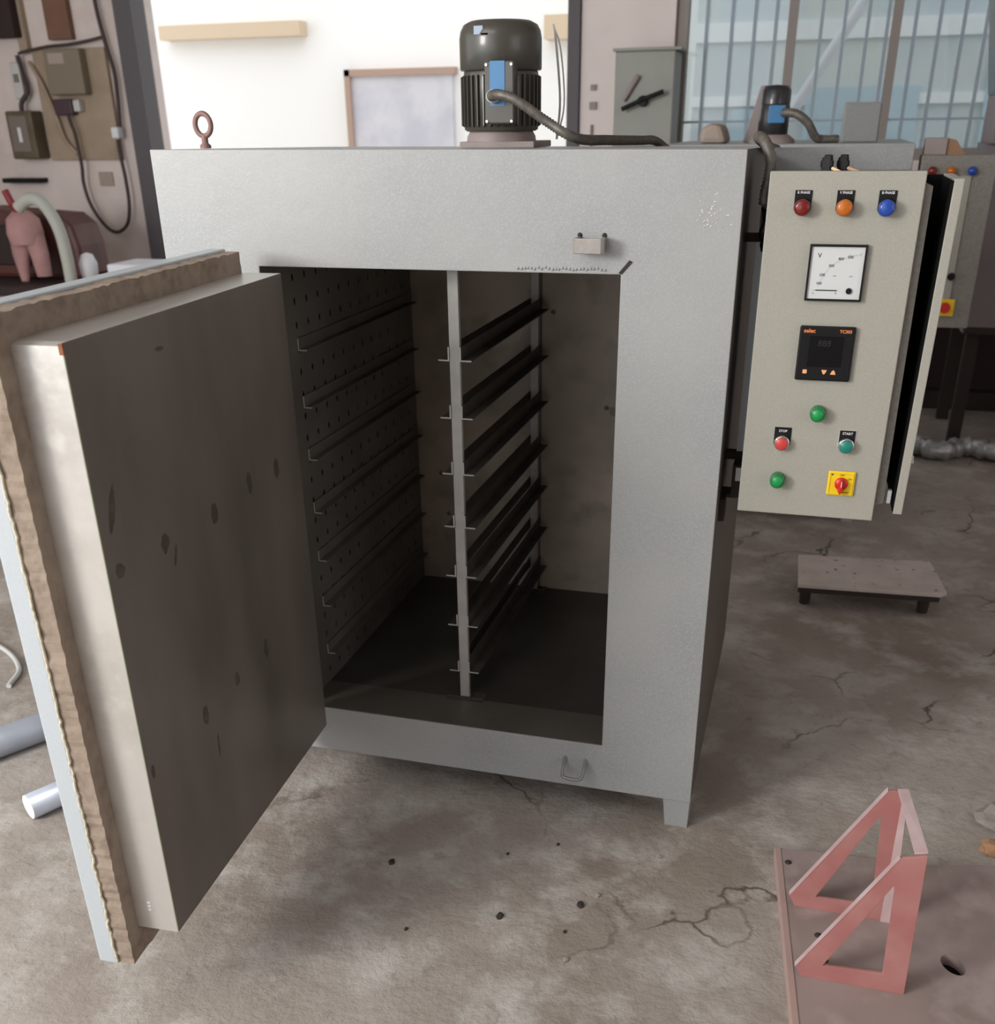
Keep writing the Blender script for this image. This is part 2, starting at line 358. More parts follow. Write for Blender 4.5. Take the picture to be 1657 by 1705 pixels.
# rivet heads / dents on the rear wall
for x, z in [(.275, 1.235), (.30, 1.165), (.29, .55), (.31, .42), (.64, 1.04), (.80, .78)]:
    MB().lathe((x, D, z), (0, -1, 0), [(.007, 0), (.005, .003), (.001, .004)], 12).build('rivet', M['steel_dark'], oven)
for x, z, a, b in ((.935, 1.005, .035, .003), (.82, .77, .012, .018), (.90, .69, .010, .012), (.86, .60, .014, .006)):
    MB().add([(x + a * cos(t) * (1 + .3 * sin(3 * t)), D - .0008, z + b * sin(t) * (1 + .3 * cos(2 * t))) for t in [2 * pi * k / 14 for k in range(14)]], [tuple(range(14))]).build('stain', M['steel_dark'], oven)
# rack posts with foot plates
for (x0, x1, y0, fx0, fx1) in ((.5815, .6055, .14, .5475, .644), (.5825, .605, .855, .56, .63)):
    p = MB().box(x0, x1, y0, y0 + .012, ZB - .001, ZT).build('rack_post', M['post'], oven, .001)
    s = MB(); s.box(fx0, fx1, y0 - .02, y0 + .03, ZB - .003, ZB + .001); s.box(fx0, fx1, y0 - .004, y0, ZB + .001, ZB + .004)
    s.build('base_plate', M['rail'], p)
tiers = [1.0486, .9215, .792, .6633, .5376, .4058, .278]
tl = [1.0560, .9256, .8006, .6682, .5423, .4193, .2834]
def rail(x, z, dirn, vleg=.030, fl=.022, lip=False):
    """L-section: vertical leg on x, flange towards dirn"""
    mb = MB(); t = .0022; y0, y1 = .138, .872
    a, b = sorted((x, x + dirn * t)); mb.box(a, b, y0, y1, z, z + vleg)
    a, b = sorted((x + dirn * t, x + dirn * fl)); mb.box(a, b, y0, y1, z, z + t)
    return mb
M['worn'] = mat('worn_rail_end', (.55, .52, .48), .45, .2)
def end(x0, x1, z, wx0, wx1, m, parent, h):
    """bright cut end of one L rail"""
    mb = MB(); mb.prism([(x0, .1366, z - .0004), (x1, .1366, z - .0004), (x1, .1366, z + .0026), (wx1 if x1 > wx1 else x1, .1366, z + .0026), (wx1, .1366, z + h), (wx0, .1366, z + h), (wx0, .1366, z + .0026), (x0, .1366, z + .0026)] if x1 > wx1 else
        [(x0, .1366, z - .0004), (x1, .1366, z - .0004), (wx1, .1366, z + .0026), (wx1, .1366, z + h), (wx0, .1366, z + h), (wx0, .1366, z + .0026), (x0, .1366, z + .0026)], (0, .0013, 0))
    mb.build('rail_end', m, parent)
for z in tiers:
    o = rail(.6062, z, 1, .030, .026).build('tray_rail', M['rail'], oven); end(.6055, .6325, z, .6055, .6090, M['post'], o, .030)
    o = rail(.5808, z, -1, .030, .022).build('tray_rail', M['rail'], oven); end(.5565, .5820, z, .5785, .5820, M['post'], o, .030)
for z in tl:
    o = rail(.2200, z, 1, .027, .021).build('tray_rail', M['wallrail'], oven); end(.2200, .2412, z, .2200, .2225, M['worn'], o, .027)
# legs
for x0, x1, xa, xb, y0 in ((1.127, 1.1905, 1.1345, 1.1885, .004), (.002, .065, .006, .058, .004), (1.127, 1.1905, 1.1345, 1.1885, OD - .06), (.002, .065, .006, .058, OD - .06)):
    s = MB(); yb = y0 + .055
    s.add([(xa, y0 + .003, 0), (xb, y0 + .003, 0), (xb, yb, 0), (xa, yb, 0), (x0, y0, Z0 + .001), (x1, y0, Z0 + .001), (x1, yb, Z0 + .001), (x0, yb, Z0 + .001)],
          [(0, 3, 2, 1), (4, 5, 6, 7), (0, 1, 5, 4), (1, 2, 6, 5), (2, 3, 7, 6), (3, 0, 4, 7)])
    s.build('leg', M['paint'], oven, .0015)
# upper latch keeper: bent flat strap standing off the face
def strap(x0, x1, z0, z1, off, t, dx=0):
    mb = MB(); pts = [(x0 + .004, 0), (x0, -off + .006), (x0 + .006, -off), (x1 - .006, -off), (x1, -off + .006), (x1 - .004, 0)]
    inn = [(x0 + .004 + t, 0), (x0 + t, -off + .007 + t * .3), (x0 + .007 + t * .3, -off + t), (x1 - .007 - t * .3, -off + t), (x1 - t, -off + .007 + t * .3), (x1 - .004 - t, 0)]
    n = len(pts); V = [(a, b, z0) for a, b in pts] + [(a, b, z0) for a, b in inn] + [(a, b, z1) for a, b in pts] + [(a, b, z1) for a, b in inn]; F = []
    for i in range(n - 1):
        F += [(i, i + 1, n + i + 1, n + i), (2 * n + i, 3 * n + i, 3 * n + i + 1, 2 * n + i + 1), (i, 2 * n + i, 2 * n + i + 1, i + 1), (n + i, n + i + 1, 3 * n + i + 1, 3 * n + i)]
    F += [(0, n, 3 * n, 2 * n), (n - 1, 3 * n - 1, 4 * n - 1, 2 * n - 1)]
    return mb.add(V, F)
o = strap(.8895, .9500, 1.2925, 1.3195, .042, .006).build('latch_keeper', mat('latch_painted_steel', (.34, .31, .29), .35, .3, bump=(60, .3, .003)), oven, .0015)
for x in (.896, .943): MB().lathe((x, .0, 1.3215), (0, -1, 0), [(.005, 0), (.0035, .003), (.001, .004)], 8).build('weld_spot', M['dkbrown'], o)
# lower latch keeper: bent round bar
o = MB().tube(smooth_path([(.889, .002, .158), (.889, -.020, .146), (.8895, -.034, .134), (.896, -.042, .1275), (.928, -.042, .1255), (.937, -.036, .131), (.9385, -.020, .144), (.9390, .002, .157)], 4), .0042, 8).build('latch_keeper', mat('latch_bar_steel', (.24, .245, .23), .4, .3), oven)
# lifting eye on the roof
s = MB(); ring = [(-.082 + .019 * cos(a), .2, 1.516 + .022 * sin(a)) for a in [2 * pi * k / 24 for k in range(24)]]
s.tube(ring, .0055, 8, closed=True); s.lathe((-.0 - .082 + .0, .2, 1.470), (0, 0, 1), [(.012, 0), (.012, .006), (.007, .010), (.007, .026)], 14)
for v in s.v: v.x += .095
s.build('lifting_eye', mat('rusty_lifting_eye', (.26, .15, .13), .6, .2), oven)

# ---------------------------------------------------------------- door, open about 93 degrees
du = Vector((.0591, -.99825, 0)); dw = Vector((.99825, .0591, 0)); dO = Vector((.3128, -.0904, 0))
T = Matrix(((du.x, dw.x, 0, dO.x), (du.y, dw.y, 0, dO.y), (0, 0, 1, 0), (0, 0, 0, 1)))   # local (u along door, w thickness, z)
TH = .080; UD = .7445; ZD0, ZD1 = .2117, 1.252; LZ0, LZ1 = .148, 1.296
s = MB(); s.T = T; s.box(-.004, UD + .037, -.150, -TH - .034, LZ0, LZ1); door = s.build('door', M['paint_b'], oven, .003)
def wavy(u0, u1, w0, w1, z0, z1, amp, n, seed):
    """slab with an irregular hand-cut edge, its outline in the (u,z) plane"""
    rnd = random.Random(seed); out = []
    def side(a, b, k, nrm):
        for i in range(k):
            t = i / k; j = rnd.uniform(-amp, amp); out.append((a[0] + (b[0] - a[0]) * t + nrm[0] * j, a[1] + (b[1] - a[1]) * t + nrm[1] * j))
    side((u0, z0), (u1, z0), n // 2, (0, 1)); side((u1, z0), (u1, z1), n, (1, 0)); side((u1, z1), (u0, z1), n // 2, (0, 1)); side((u0, z1), (u0, z0), n, (1, 0))
    mb = MB(); mb.T = T; mb.prism([(a, w0, b) for a, b in out], (0, w1 - w0, 0)); return mb
g = wavy(.008, UD + .034, -TH - .0335, -TH, LZ0 + .003, LZ1 - .004, .0016, 120, 3).build('gasket', M['gasket'], door)
# glass-fibre rope squeezed between leaf and gasket
rp = []; rnd = random.Random(5)
for i in range(150):
    t = i / 149; rp.append((UD + .036 + rnd.uniform(-.0012, .0012), -TH - .034 + rnd.uniform(-.0016, .0016), LZ0 + .004 + t * (LZ1 - LZ0 - .008)))
s = MB(); s.T = T; s.tube(rp, .0026, 6)
rp = []
for i in range(100):
    t = i / 99; rp.append((.01 + t * (UD + .024), -TH - .034 + rnd.uniform(-.0012, .0012), LZ0 + .001 + rnd.uniform(-.001, .001)))
s.tube(rp, .0026, 6); s.build('gasket_rope', M['rope'], door)
# rows of fastener smudges and drips on the inner sheet
def smudge(u, z, a, b, tilt=0, seed=1):
    rnd = random.Random(seed); mb = MB(); mb.T = T; n = 16; P = []
    for k in range(n):
        t = 2 * pi * k / n; x = a * cos(t) * rnd.uniform(.75, 1.15); y = b * sin(t) * rnd.uniform(.8, 1.1); P.append((u + x * cos(tilt) - y * sin(tilt), .0004, z + x * sin(tilt) + y * cos(tilt)))
    mb.add(P, [tuple(range(n))]); return mb
M['smudge'] = mat('dark_smudge', (.10, .085, .075), .45, .3, noise=(60, (.15, .13, .115), .45, .7, 4))
# insulated plug: dark inner sheet + bright folded side sheet
SM = [(.397, .89, .012, .020, 0), (.247, .899, .011, .024, 0), (.574, .899, .013, .018, .2), (.548, .868, .004, .022, .35), (.711, .906, .013, .013, 0), (.12, .89, .012, .022, 0), (.265, .551, .010, .022, 0), (.401, .552, .010, .016, 0), (.535, .548, .012, .020, 0), (.727, .548, .006, .014, 0), (.506, .465, .003, .026, .05), (.703, 1.000, .008, .040, .35), (.497, 1.199, .016, .004, .1)]
s = MB(); s.T = T; s.box(0, UD, -.0012, 0, ZD0, ZD1); sheet = s.build('inner_sheet', M['doorsteel'], door)
for i, (a, b, c, e, t) in enumerate(SM): smudge(a, b, c, e, t, i).build('smudge', M['smudge'], door)
s = MB(); s.T = T; s.box(UD - .003, UD + .0006, -.006, .0004, ZD1 - .016, ZD1 - .001); s.build('rust_patch', mat('orange_rust', (.28, .11, .05), .9, noise=(120, (.2, .08, .04), .4, .6, 4)), door)
s = MB(); s.T = T
s.add([(0, -TH, ZD0), (UD, -TH, ZD0), (UD, -TH, ZD1 - .004), (UD - .012, -TH, ZD1), (0, -TH, ZD1), (0, -.0013, ZD0), (UD, -.0013, ZD0), (UD, -.0013, ZD1 - .004), (UD - .012, -.0013, ZD1), (0, -.0013, ZD1)],
      [(0, 5, 6, 1), (1, 6, 7, 2), (2, 7, 8, 3), (3, 8, 9, 4), (4, 9, 5, 0)])
s.box(.002, UD - .002, -TH + .001, -.004, ZD0 + .002, ZD0 + .004)
s.build('plug_side', M['steel_side'], door)
s = MB(); s.T = T; s.tube([(UD - .001, -.0012, ZD0), (UD - .001, -.0012, ZD1 - .004)], .0016, 6); s.build('folded_seam', mat('seam_edge', (.52, .54, .42), .4, .4), door)
s = MB(); s.T = T
for k, (a, z) in enumerate([(UD, .262), (UD, .270), (UD, .254)]): s.box(a, a + .001, -.052, -.046, z, z + .0035)
s.build('scratch', M['white'], door)
for z in (.40, 1.05):
    s = MB(); s.lathe((.178, -.022, z), (0, 0, 1), [(.012, 0), (.012, .09)], 14); s.box(.150, .176, -.004, 0.0, z + .01, z + .08)
    s.build('hinge', M['paint'], oven)

# ================================================================== CONTROL CABINET
PX0, PX1, PZ0, PZ1, PY = 1.2324, 1.4957, .796, 1.429, .03
cab = empty('control_cabinet', ((PX0 + PX1) / 2, .14, PZ0), 'beige grey electrical control cabinet bolted to the right side of the open oven', 'cabinet')
MB().box(PX0, PX1, PY, PY + .022, PZ0, PZ1).build('front_panel', M['panel'], cab, .002)
MB().box(PX0 + .006, PX1 - .012, PY + .022, .246, PZ0 + .012, PZ1 - .006).build('cabinet_body', M['panel_dark'], cab, .002)
MB().box(1.212, 1.4835, .2465, .250, .79, 1.4625).build('mounting_plate', M['plate_grey'], cab, .0015)
s = MB(); s.add([(1.4965, .05, 1.410), (1.5100, .05, 1.404), (1.5130, .05, .828), (1.4965, .05, .824), (1.4965, .053, 1.410), (1.51, .053, 1.404), (1.5130, .053, .828), (1.4965, .053, .824)],
      [(0, 1, 2, 3), (7, 6, 5, 4), (0, 4, 5, 1), (1, 5, 6, 2), (2, 6, 7, 3), (3, 7, 4, 0)])
s.box(1.480, 1.5095, .0532, .056, .826, 1.40); s.build('body_flange', M['panel_dark'], cab)
# side door standing open beside the body, seen on its edge
def slab(xt, xb, y0, y1, zt, zb, w):
    return MB().add([(xt, y0, zt), (xt + w, y0, zt), (xb + w, y0, zb), (xb, y0, zb), (xt + .0, y1, zt), (xt + w, y1, zt), (xb + w, y1, zb), (xb, y1, zb)],
                    [(0, 1, 2, 3), (7, 6, 5, 4), (0, 4, 5, 1), (1, 5, 6, 2), (2, 6, 7, 3), (3, 7, 4, 0)])
o = slab(1.5415, 1.5330, .032, .240, 1.417, .813, .0165).build('side_door', M['panel'], cab, .0015)
slab(1.5390, 1.5305, .036, .238, 1.413, .817, .0022).build('door_shade', M['rubber_and_shade'], o)  # black sheet stands in for shade on the door's inner face
MB().box(1.484, 1.5415, .238, .2435, .815, 1.415).build('gap_shade', M['rubber_and_shade'], cab)  # black sheet added to keep the gap dark
s = MB(); s.box(1.5495, 1.554, .034, .05, .925, .929); s.box(1.5495, 1.555, .034, .05, .917, .921); s.build('hinge_pin', M['chrome'], cab)
MB().box(1.519, 1.5275, .055, .07, .826, .853).build('cable_gland', M['ltgrey'], cab, .002)
# brackets to the oven side
MB().box(1.2135, 1.2290, .150, .154, .886, 1.300).build('mounting_bracket', mat('bracket_bluegrey', (.40, .43, .46), .4, .3), cab)
s = MB(); s.box(W, 1.2345, .149, .175, .868, .884); s.box(W + .02, 1.236, .10, .17, .800, .869); s.box(W, 1.222, .12, .17, .792, .801); s.box(W + .0, W + .012, .08, .13, .752, .80)
s.build('clamp', M['dkbrown'], cab, .001)
MB().box(W, 1.2345, .149, .175, 1.30, 1.315).build('clamp', M['dkbrown'], cab, .001)
MB().box(1.219, 1.231, .095, .099, .838, .866).build('bracket_label', M['ltgrey'], cab)
# wires hanging under the conduit
s = MB(); s.tube(smooth_path([(1.222, .10, 1.365), (1.226, .10, 1.34), (1.221, .10, 1.318), (1.229, .11, 1.300), (1.235, .12, 1.285)], 8), .0024, 6)
s.tube(smooth_path([(1.226, .10, 1.362), (1.231, .10, 1.335), (1.229, .10, 1.305), (1.236, .12, 1.27)], 8), .0022, 6)
s.lathe((1.228, .10, 1.287), (.4, .1, 1), [(.002, 0), (.010, .010), (.011, .026), (.004, .034)], 10); s.build('wire', M['rubber_and_shade'], cab)

FY = PY   # front face of the instrument panel
def cyl(x, z, prof, m, name, parent, seg=28):
    return MB().lathe((x, FY, z), (0, -1, 0), prof, seg).build(name, m, parent)
# three phase lamps
for x, key, t, lab in ((1.2942, 'l_red', 'R PHASE', 'red indicator lamp'), (1.3663, 'l_amb', 'Y PHASE', 'amber indicator lamp'), (1.4367, 'l_blu', 'B PHASE', 'blue indicator lamp')):
    l = cyl(x, 1.3710, [(.0150, 0), (.0150, .006), (.0138, .008)], M['black'], 'indicator_lamp', cab); l['label'] = lab
    cyl(x, 1.3710, [(.0138, .0075), (.0140, .018), (.0125, .0225), (.0085, .0242), (.001, .0246)], M[key], 'lens', l)
    MB().box(x - .0148, x + .0148, FY - .0018, FY, 1.366, 1.3985).build('label_plate', M['black'], l, .0005)
    text('lettering', [(t, .0058, x, FY - .0022, 1.3945, 'CENTER', .0001)], M['inkw'], l)
# voltmeter
vx0, vx1, vz0, vz1 = 1.3160, 1.4155, 1.2127, 1.3095
v = MB(); v.ring([(vx0, FY - .009, vz0), (vx1, FY - .009, vz0), (vx1, FY - .009, vz1), (vx0, FY - .009, vz1)], [(vx0 + .0035, FY - .009, vz0 + .0035), (vx1 - .0035, FY - .009, vz0 + .0035), (vx1 - .0035, FY - .009, vz1 - .0035), (vx0 + .0035, FY - .009, vz1 - .0035)], (0, .0095, 0))
vm = v.build('voltmeter', M['black'], cab); vm['label'] = 'square white voltmeter with black frame'
MB().box(vx0 + .003, vx1 - .003, FY - .0055, FY - .0005, vz0 + .003, vz1 - .003).build('dial', M['dial'], vm)
dy = FY - .006
s = MB(); pc = Vector((1.405, dy, 1.224)); rr = .060
for k in range(31):
    a = R(180 - k * 3); L_ = .0045 if k % 5 == 0 else .002
    p0 = pc + Vector((cos(a), 0, sin(a))) * rr * 1.12; p1 = pc + Vector((cos(a), 0, sin(a))) * (rr * 1.12 + L_); n = Vector((-sin(a), 0, cos(a))) * .00022
    if 3 < k: s.add([p0 - n, p0 + n, p1 + n, p1 - n], [(0, 1, 2, 3)])
s.box(1.334, 1.3715, dy - .0006, dy, 1.2302, 1.2320)
s.box(1.3285, 1.334, dy - .0004, dy, 1.2308, 1.2312)
s.build('scale_marks', M['ink'], vm)
cyl(1.3924, 1.2307, [(.0052, .005), (.0052, .0085), (.004, .0095)], M['black'], 'zero_screw', vm)
text('lettering', [('V', .0115, 1.3345, dy, 1.2905, 'CENTER'), ('500', .0068, 1.388, dy, 1.2885, 'CENTER'), ('400', .0068, 1.372, dy, 1.2855, 'CENTER'),
                   ('300', .0068, 1.3565, dy, 1.2735, 'CENTER'), ('200', .0068, 1.3425, dy, 1.2575, 'CENTER'), ('100', .0068, 1.3385, dy, 1.2430, 'CENTER'),
                   ('0', .005, 1.370, dy, 1.2262, 'CENTER'), ('~', .009, 1.3645, dy, 1.2565, 'CENTER'), ('- o -', .0055, 1.3925, dy, 1.2565, 'CENTER'),
                   ('1.5', .004, 1.330, dy, 1.2255, 'CENTER')], M['ink'], vm)
# temperature controller
tx0, tx1, tz0, tz1 = 1.3152, 1.4150, 1.0680, 1.1677
tcn = MB().box(tx0, tx1, FY - .010, FY, tz0, tz1).build('temperature_controller', M['black'], cab, .003); tcn['label'] = 'square black digital temperature controller'
ty = FY - .0105
MB().box(1.3345, 1.3955, ty - .0006, ty + .001, 1.0945, 1.1500).build('display', M['display'], tcn, .0005)
MB().box(1.3285, 1.3365, ty - .0012, ty + .001, 1.0810, 1.0885).build('button', M['btn_o'], tcn, .001)
MB().prism([(1.3625, ty + .001, 1.0890), (1.3725, ty + .001, 1.0890), (1.3700, ty + .001, 1.0830), (1.3675, ty + .001, 1.0805), (1.3650, ty + .001, 1.0830)], (0, -.0022, 0)).build('button', M['btn_o'], tcn)
MB().prism([(1.3790, ty + .001, 1.0812), (1.3890, ty + .001, 1.0812), (1.3868, ty + .001, 1.0870), (1.3845, ty + .001, 1.0895), (1.3815, ty + .001, 1.0870)], (0, -.0022, 0)).build('button', M['btn_o'], tcn)
text('lettering', [('selec', .0105, 1.3225, ty - .0003, 1.1595, 'LEFT', .0002), ('TC303', .0078, 1.4085, ty - .0003, 1.1595, 'RIGHT', .0002)], M['inko'], tcn)
text('lettering', [('888', .016, 1.362, ty - .0008, 1.137, 'CENTER')], mat('unlit_segments', (.014, .014, .015), .4), tcn)
# green lamps
for x, z, lab in ((1.3664, 1.0057, 'upper green lamp'), (1.3056, .8691, 'lower green lamp')):
    l = cyl(x, z, [(.0150, 0), (.0150, .010)], M['l_grn'], 'indicator_lamp', cab); l['label'] = lab
    cyl(x, z, [(.0142, .0095), (.0142, .020), (.0128, .022), (.0115, .0205), (.0105, .0225), (.001, .0232)], M['l_grn'], 'lens', l)
    cyl(x, z, [(.0108, .0222), (.0103, .0234), (.001, .0236)], mat('green_disc', (.012, .30, .075), .35, bump=(200, .3, .002)), 'lens_disc', l)
# push buttons
for x, z, key, t, lab in ((1.3056, .9439, 'b_red', 'STOP', 'red stop button'), (1.4267, .9458, 'b_teal', 'START', 'teal start button')):
    l = cyl(x, z, [(.0150, 0), (.0150, .006), (.0142, .012), (.0130, .0125)], M['chrome'], 'push_button', cab); l['label'] = lab
    cyl(x, z, [(.0122, .0115), (.0122, .0165), (.0112, .0178), (.001, .0180)], M[key], 'cap', l)
    MB().box(x - .0160, x + .0160, FY - .0012, FY, z - .004, z + .0295).build('label_plate_border', M['ltgrey'] if t == 'START' else M['black'], l)
    MB().box(x - .0148, x + .0148, FY - .0018, FY, z - .004, z + .0285).build('label_plate', M['black'], l)
    text('lettering', [(t, .0066, x, FY - .0022, z + .0225, 'CENTER', .0001)], M['inkw'], l)
# rotary switch
sw = MB().box(1.4012, 1.4530, FY - .006, FY, .8447, .8942).build('rotary_switch', M['yellow'], cab, .003); sw['label'] = 'yellow and red rotary switch'
s = MB(); s.ring([(1.4045, FY - .0072, .848), (1.4495, FY - .0072, .848), (1.4495, FY - .0072, .891), (1.4045, FY - .0072, .891)], [(1.4060, FY - .0072, .8495), (1.448, FY - .0072, .8495), (1.448, FY - .0072, .8895), (1.406, FY - .0072, .8895)], (0, .0015, 0)); s.build('switch_rim', M['yellow'], sw)
k = cyl(1.4275, .8700, [(.0125, .006), (.0125, .011), (.0115, .0125), (.001, .013)], M['red'], 'knob', sw)
MB().add([(1.4275 - .0035, FY - .0125, .8805), (1.4275 + .0035, FY - .0125, .8805), (1.4275 + .0055, FY - .0125, .856), (1.4275 - .001, FY - .0125, .849), (1.4275 - .0065, FY - .0125, .856),
          (1.4275 - .0012, FY - .026, .8795), (1.4275 + .0012, FY - .026, .8795), (1.4275 + .002, FY - .024, .857), (1.4265, FY - .022, .851), (1.4275 - .003, FY - .024, .857)],
         [(0, 1, 2, 3, 4), (5, 9, 8, 7, 6), (0, 5, 6, 1), (1, 6, 7, 2), (2, 7, 8, 3), (3, 8, 9, 4), (4, 9, 5, 0)]).build('pointer', M['red'], sw, .001)
MB().box(1.4268, 1.4282, FY - .0268, FY - .0255, .868, .879).build('pointer_line', M['inkw'], sw)
text('lettering', [('OFF', .0050, 1.4275, FY - .0066, .8868, 'CENTER'), ('ON', .0050, 1.4425, FY - .0066, .8795, 'CENTER')], M['ink'], sw)
s = MB(); s.lathe((1.409, FY - .006, .8875), (0, -1, 0), [(.0018, 0), (.0018, .0006)], 10); s.box(1.431, 1.4435, FY - .0066, FY - .006, .8520, .8530); s.build('print', M['ink'], sw)

# keys lying on the cabinet roof
for i, (x, y, a) in enumerate(((1.328, .075, -25), (1.3555, .085, -32))):
    kz = PZ1 + .0; c = Vector((x, y, kz))
    k = empty('cabinet_key', (x, y, kz - .006), ('black-headed key on the cabinet roof, the left one nearer the conduit', 'black-headed key on the cabinet roof, the right one with longer brassy blade')[i], 'key')
    s = MB(); A = Matrix.Translation(c + Vector((0, 0, .010))) @ Matrix.Rotation(R(a), 4, 'Z'); s.T = A
    s.box(-.0095, .0095, -.004, .004, -.014, .011); s.box(-.012, .012, -.0035, .0035, -.006, .006); s.box(-.006, .009, -.0035, .0035, -.016, .015); s.build('key_head', M['black'], k, .0025)
    s = MB(); s.T = A; s.prism([(.008, -.0015, -.003), (.034 + i * .008, -.0015, -.0125), (.034 + i * .008, -.0015, -.0155), (.006, -.0015, -.008)], (0, .003, 0)); s.build('key_blade', M['brass'], k)

# ================================================================== MOTOR + CONDUIT ON THE OVEN ROOF
ZR = 1.465
mo = empty('blower_motor', (.603, .5, ZR), 'large dark blower motor standing on the oven roof, with blue nameplate', 'motor')
s = MB(); s.box(.527, .700, .42, .585, ZR - .003, ZR + .010); s.lathe((.603, .5, ZR), (0, 0, 1), [(.080, .008), (.078, .020), (.070, .034)], 28); s.build('motor_base', M['mount'], mo, .002)
s = MB(); s.lathe((.603, .5, ZR + .030), (0, 0, 1), [(.078, 0), (.084, .004), (.084, .115), (.082, .120)], 36)
for k in range(36):
    a = 2 * pi * k / 36; c, d_ = cos(a), sin(a); t = .0012
    p = lambda r, z, sgn: (.603 + c * r - d_ * t * sgn, .5 + d_ * r + c * t * sgn, ZR + z)
    s.add([p(.083, .038, -1), p(.083, .038, 1), p(.083, .142, 1), p(.083, .142, -1), p(.0905, .042, -1), p(.0905, .042, 1), p(.0905, .138, 1), p(.0905, .138, -1)],
          [(4, 5, 6, 7), (0, 4, 7, 3), (1, 2, 6, 5), (0, 1, 5, 4), (3, 7, 6, 2)])
s.build('finned_body', M['motor'], mo)
s = MB(); s.lathe((.603, .5, ZR + .150), (0, 0, 1), [(.0885, 0), (.0915, .003), (.0915, .062), (.089, .076), (.082, .088), (.068, .095), (.02, .0975), (.001, .0975)], 40); s.build('fan_cowl', M['motor'], mo)
o = MB().box(.596, .662, .392, .425, ZR + .045, ZR + .165).build('terminal_box', M['motor'], mo, .003)
MB().box(.609, .642, .3905, .3925, ZR + .080, ZR + .165).build('nameplate', M['blue'], o)
s = MB()
for x, z in ((.601, .050), (.601, .158), (.657, .050), (.657, .158)): s.lathe((x, .392, ZR + z), (0, -1, 0), [(.003, 0), (.003, .003)], 8)
s.build('screw', M['chrome'], o)
s = MB()
for k in range(5): s.box(.585 + k * 0, .6, .4088, .4100, ZR + .215, ZR + .218)
s.box(.568, .588, .4125, .4145, ZR + .216, ZR + .232); s.build('cowl_highlight', mat('cowl_highlight_paleblue', (.35, .42, .55), .4), mo)  # bluish highlight laid on the cowl as pale patches
s = MB(); s.lathe((.618, .392, ZR + .098), (0, -1, .0), [(.014, 0), (.014, .012), (.011, .014), (.011, .028)], 14); s.build('cable_gland', M['ltgrey'], mo)

path = even(smooth_path([(.618, .362, ZR + .098), (.645, .335, ZR + .100), (.685, .33, ZR + .088), (.745, .34, ZR + .050), (.81, .35, ZR + .016), (.855, .50, ZR + .0095), (.885, .75, ZR + .005), (.90, .90, ZR + .001), (.95, .947, ZR - .03), (1.05, .948, ZR - .04), (1.17, .94, ZR - .03), (1.2045, .86, ZR - .02), (1.2055, .50, ZR - .008), (1.204, .24, ZR + .008), (1.200, .15, ZR + .017), (1.214, .115, ZR + .010), (1.228, .10, ZR - .018), (1.228, .10, ZR - .045), (1.2235, .10, ZR - .075), (1.2235, .10, ZR - .098)], 14), .0034)
s = MB(); s.tube(path, .0098, 10, rib=.10)
tag(s.build('flexible_conduit', M['conduit']), 'ribbed grey flexible conduit from the roof motor over the oven corner to the cabinet', 'conduit')

# ================================================================== ROOM
YB = 4.8
struct(MB().box(-5.2, 4.6, -6.0, YB, -.12, 0).build('floor', M['concrete'], None, loc=(0, 0, 0)))
s = MB(); s.box(-5.2, -3.06, YB, YB + .22, 0, 3.6); struct(s.build('wall_back', M['wall'], None, loc=(0, YB, 0)))
s = MB(); s.box(-.12, .42, YB - .02, YB + .22, 0, 3.6); s.box(.42, 4.6, YB, YB + .22, 0, 1.30); s.box(.42, 4.6, YB, YB + .22, 2.75, 3.6); s.box(-3.06, -.12, YB, YB + .22, 3.1, 3.6)
struct(s.build('wall_rear', M['pier'], None, loc=(0, YB, 0)))
struct(MB().box(-5.4, -5.2, .8, YB + .2, 0, 3.6).build('wall_left', M['wall'], None, loc=(-5.3, 2, 0)))
s = MB(); s.box(4.6, 4.8, -1.0, YB + .2, 0, 3.6); s.box(4.6, 4.8, -6, -3.4, 0, 3.6); s.box(4.6, 4.8, -3.4, -1.0, 0, .9); s.box(4.6, 4.8, -3.4, -1.0, 2.7, 3.6)  # opening in this unseen wall added to let in fill light
struct(s.build('wall_right', M['wall'], None, loc=(4.7, 0, 0)))
struct(MB().box(.6, 4.6, -6.2, -6.0, 0, 3.6).build('wall_front', M['wall'], None, loc=(3, -6.1, 0)))  # unseen wall, right part only, placed to block light from that side
struct(MB().box(-5.4, 4.8, -6.2, YB + .22, 3.6, 3.7).build('ceiling', M['ceil'], None, loc=(0, 0, 3.6)))
# doorway posts
struct(MB().box(-3.17, -3.04, YB - .06, YB + .10, 0, 3.1).build('trim_1', M['post_dk'], None))
struct(MB().box(-.195, -.125, YB - .05, YB + .10, 0, 3.1).build('trim_2', M['post_dk'], None))
# window: frames, bars and panes of the three bays
wf = MB(); wf.box(.42, .485, YB + .02, YB + .12, 1.30, 2.75)
for a, b in ((1.035, 1.083), (1.585, 1.632), (2.16, 2.21), (2.74, 2.79)): wf.box(a, b, YB + .02, YB + .12, 1.30, 2.75)
wf.box(.42, 4.6, YB + .02, YB + .12, 1.30, 1.36); wf.box(.42, 4.6, YB + .02, YB + .12, 2.70, 2.75)
wn = struct(wf.build('window_1', M['frame'], None, loc=(1.3, YB, 1.3)))
s = MB()
for x in (.590, .730, .855, .970, 1.215, 1.337, 1.460, 1.562, 1.705, 1.828, 1.950, 2.063, 2.33, 2.45, 2.57, 2.68): s.box(x - .009, x + .009, YB + .03, YB + .048, 1.36, 2.70)
s.box(.485, 2.74, YB + .032, YB + .046, 1.50, 1.512)
s.build('window_bars', M['bar'], wn)
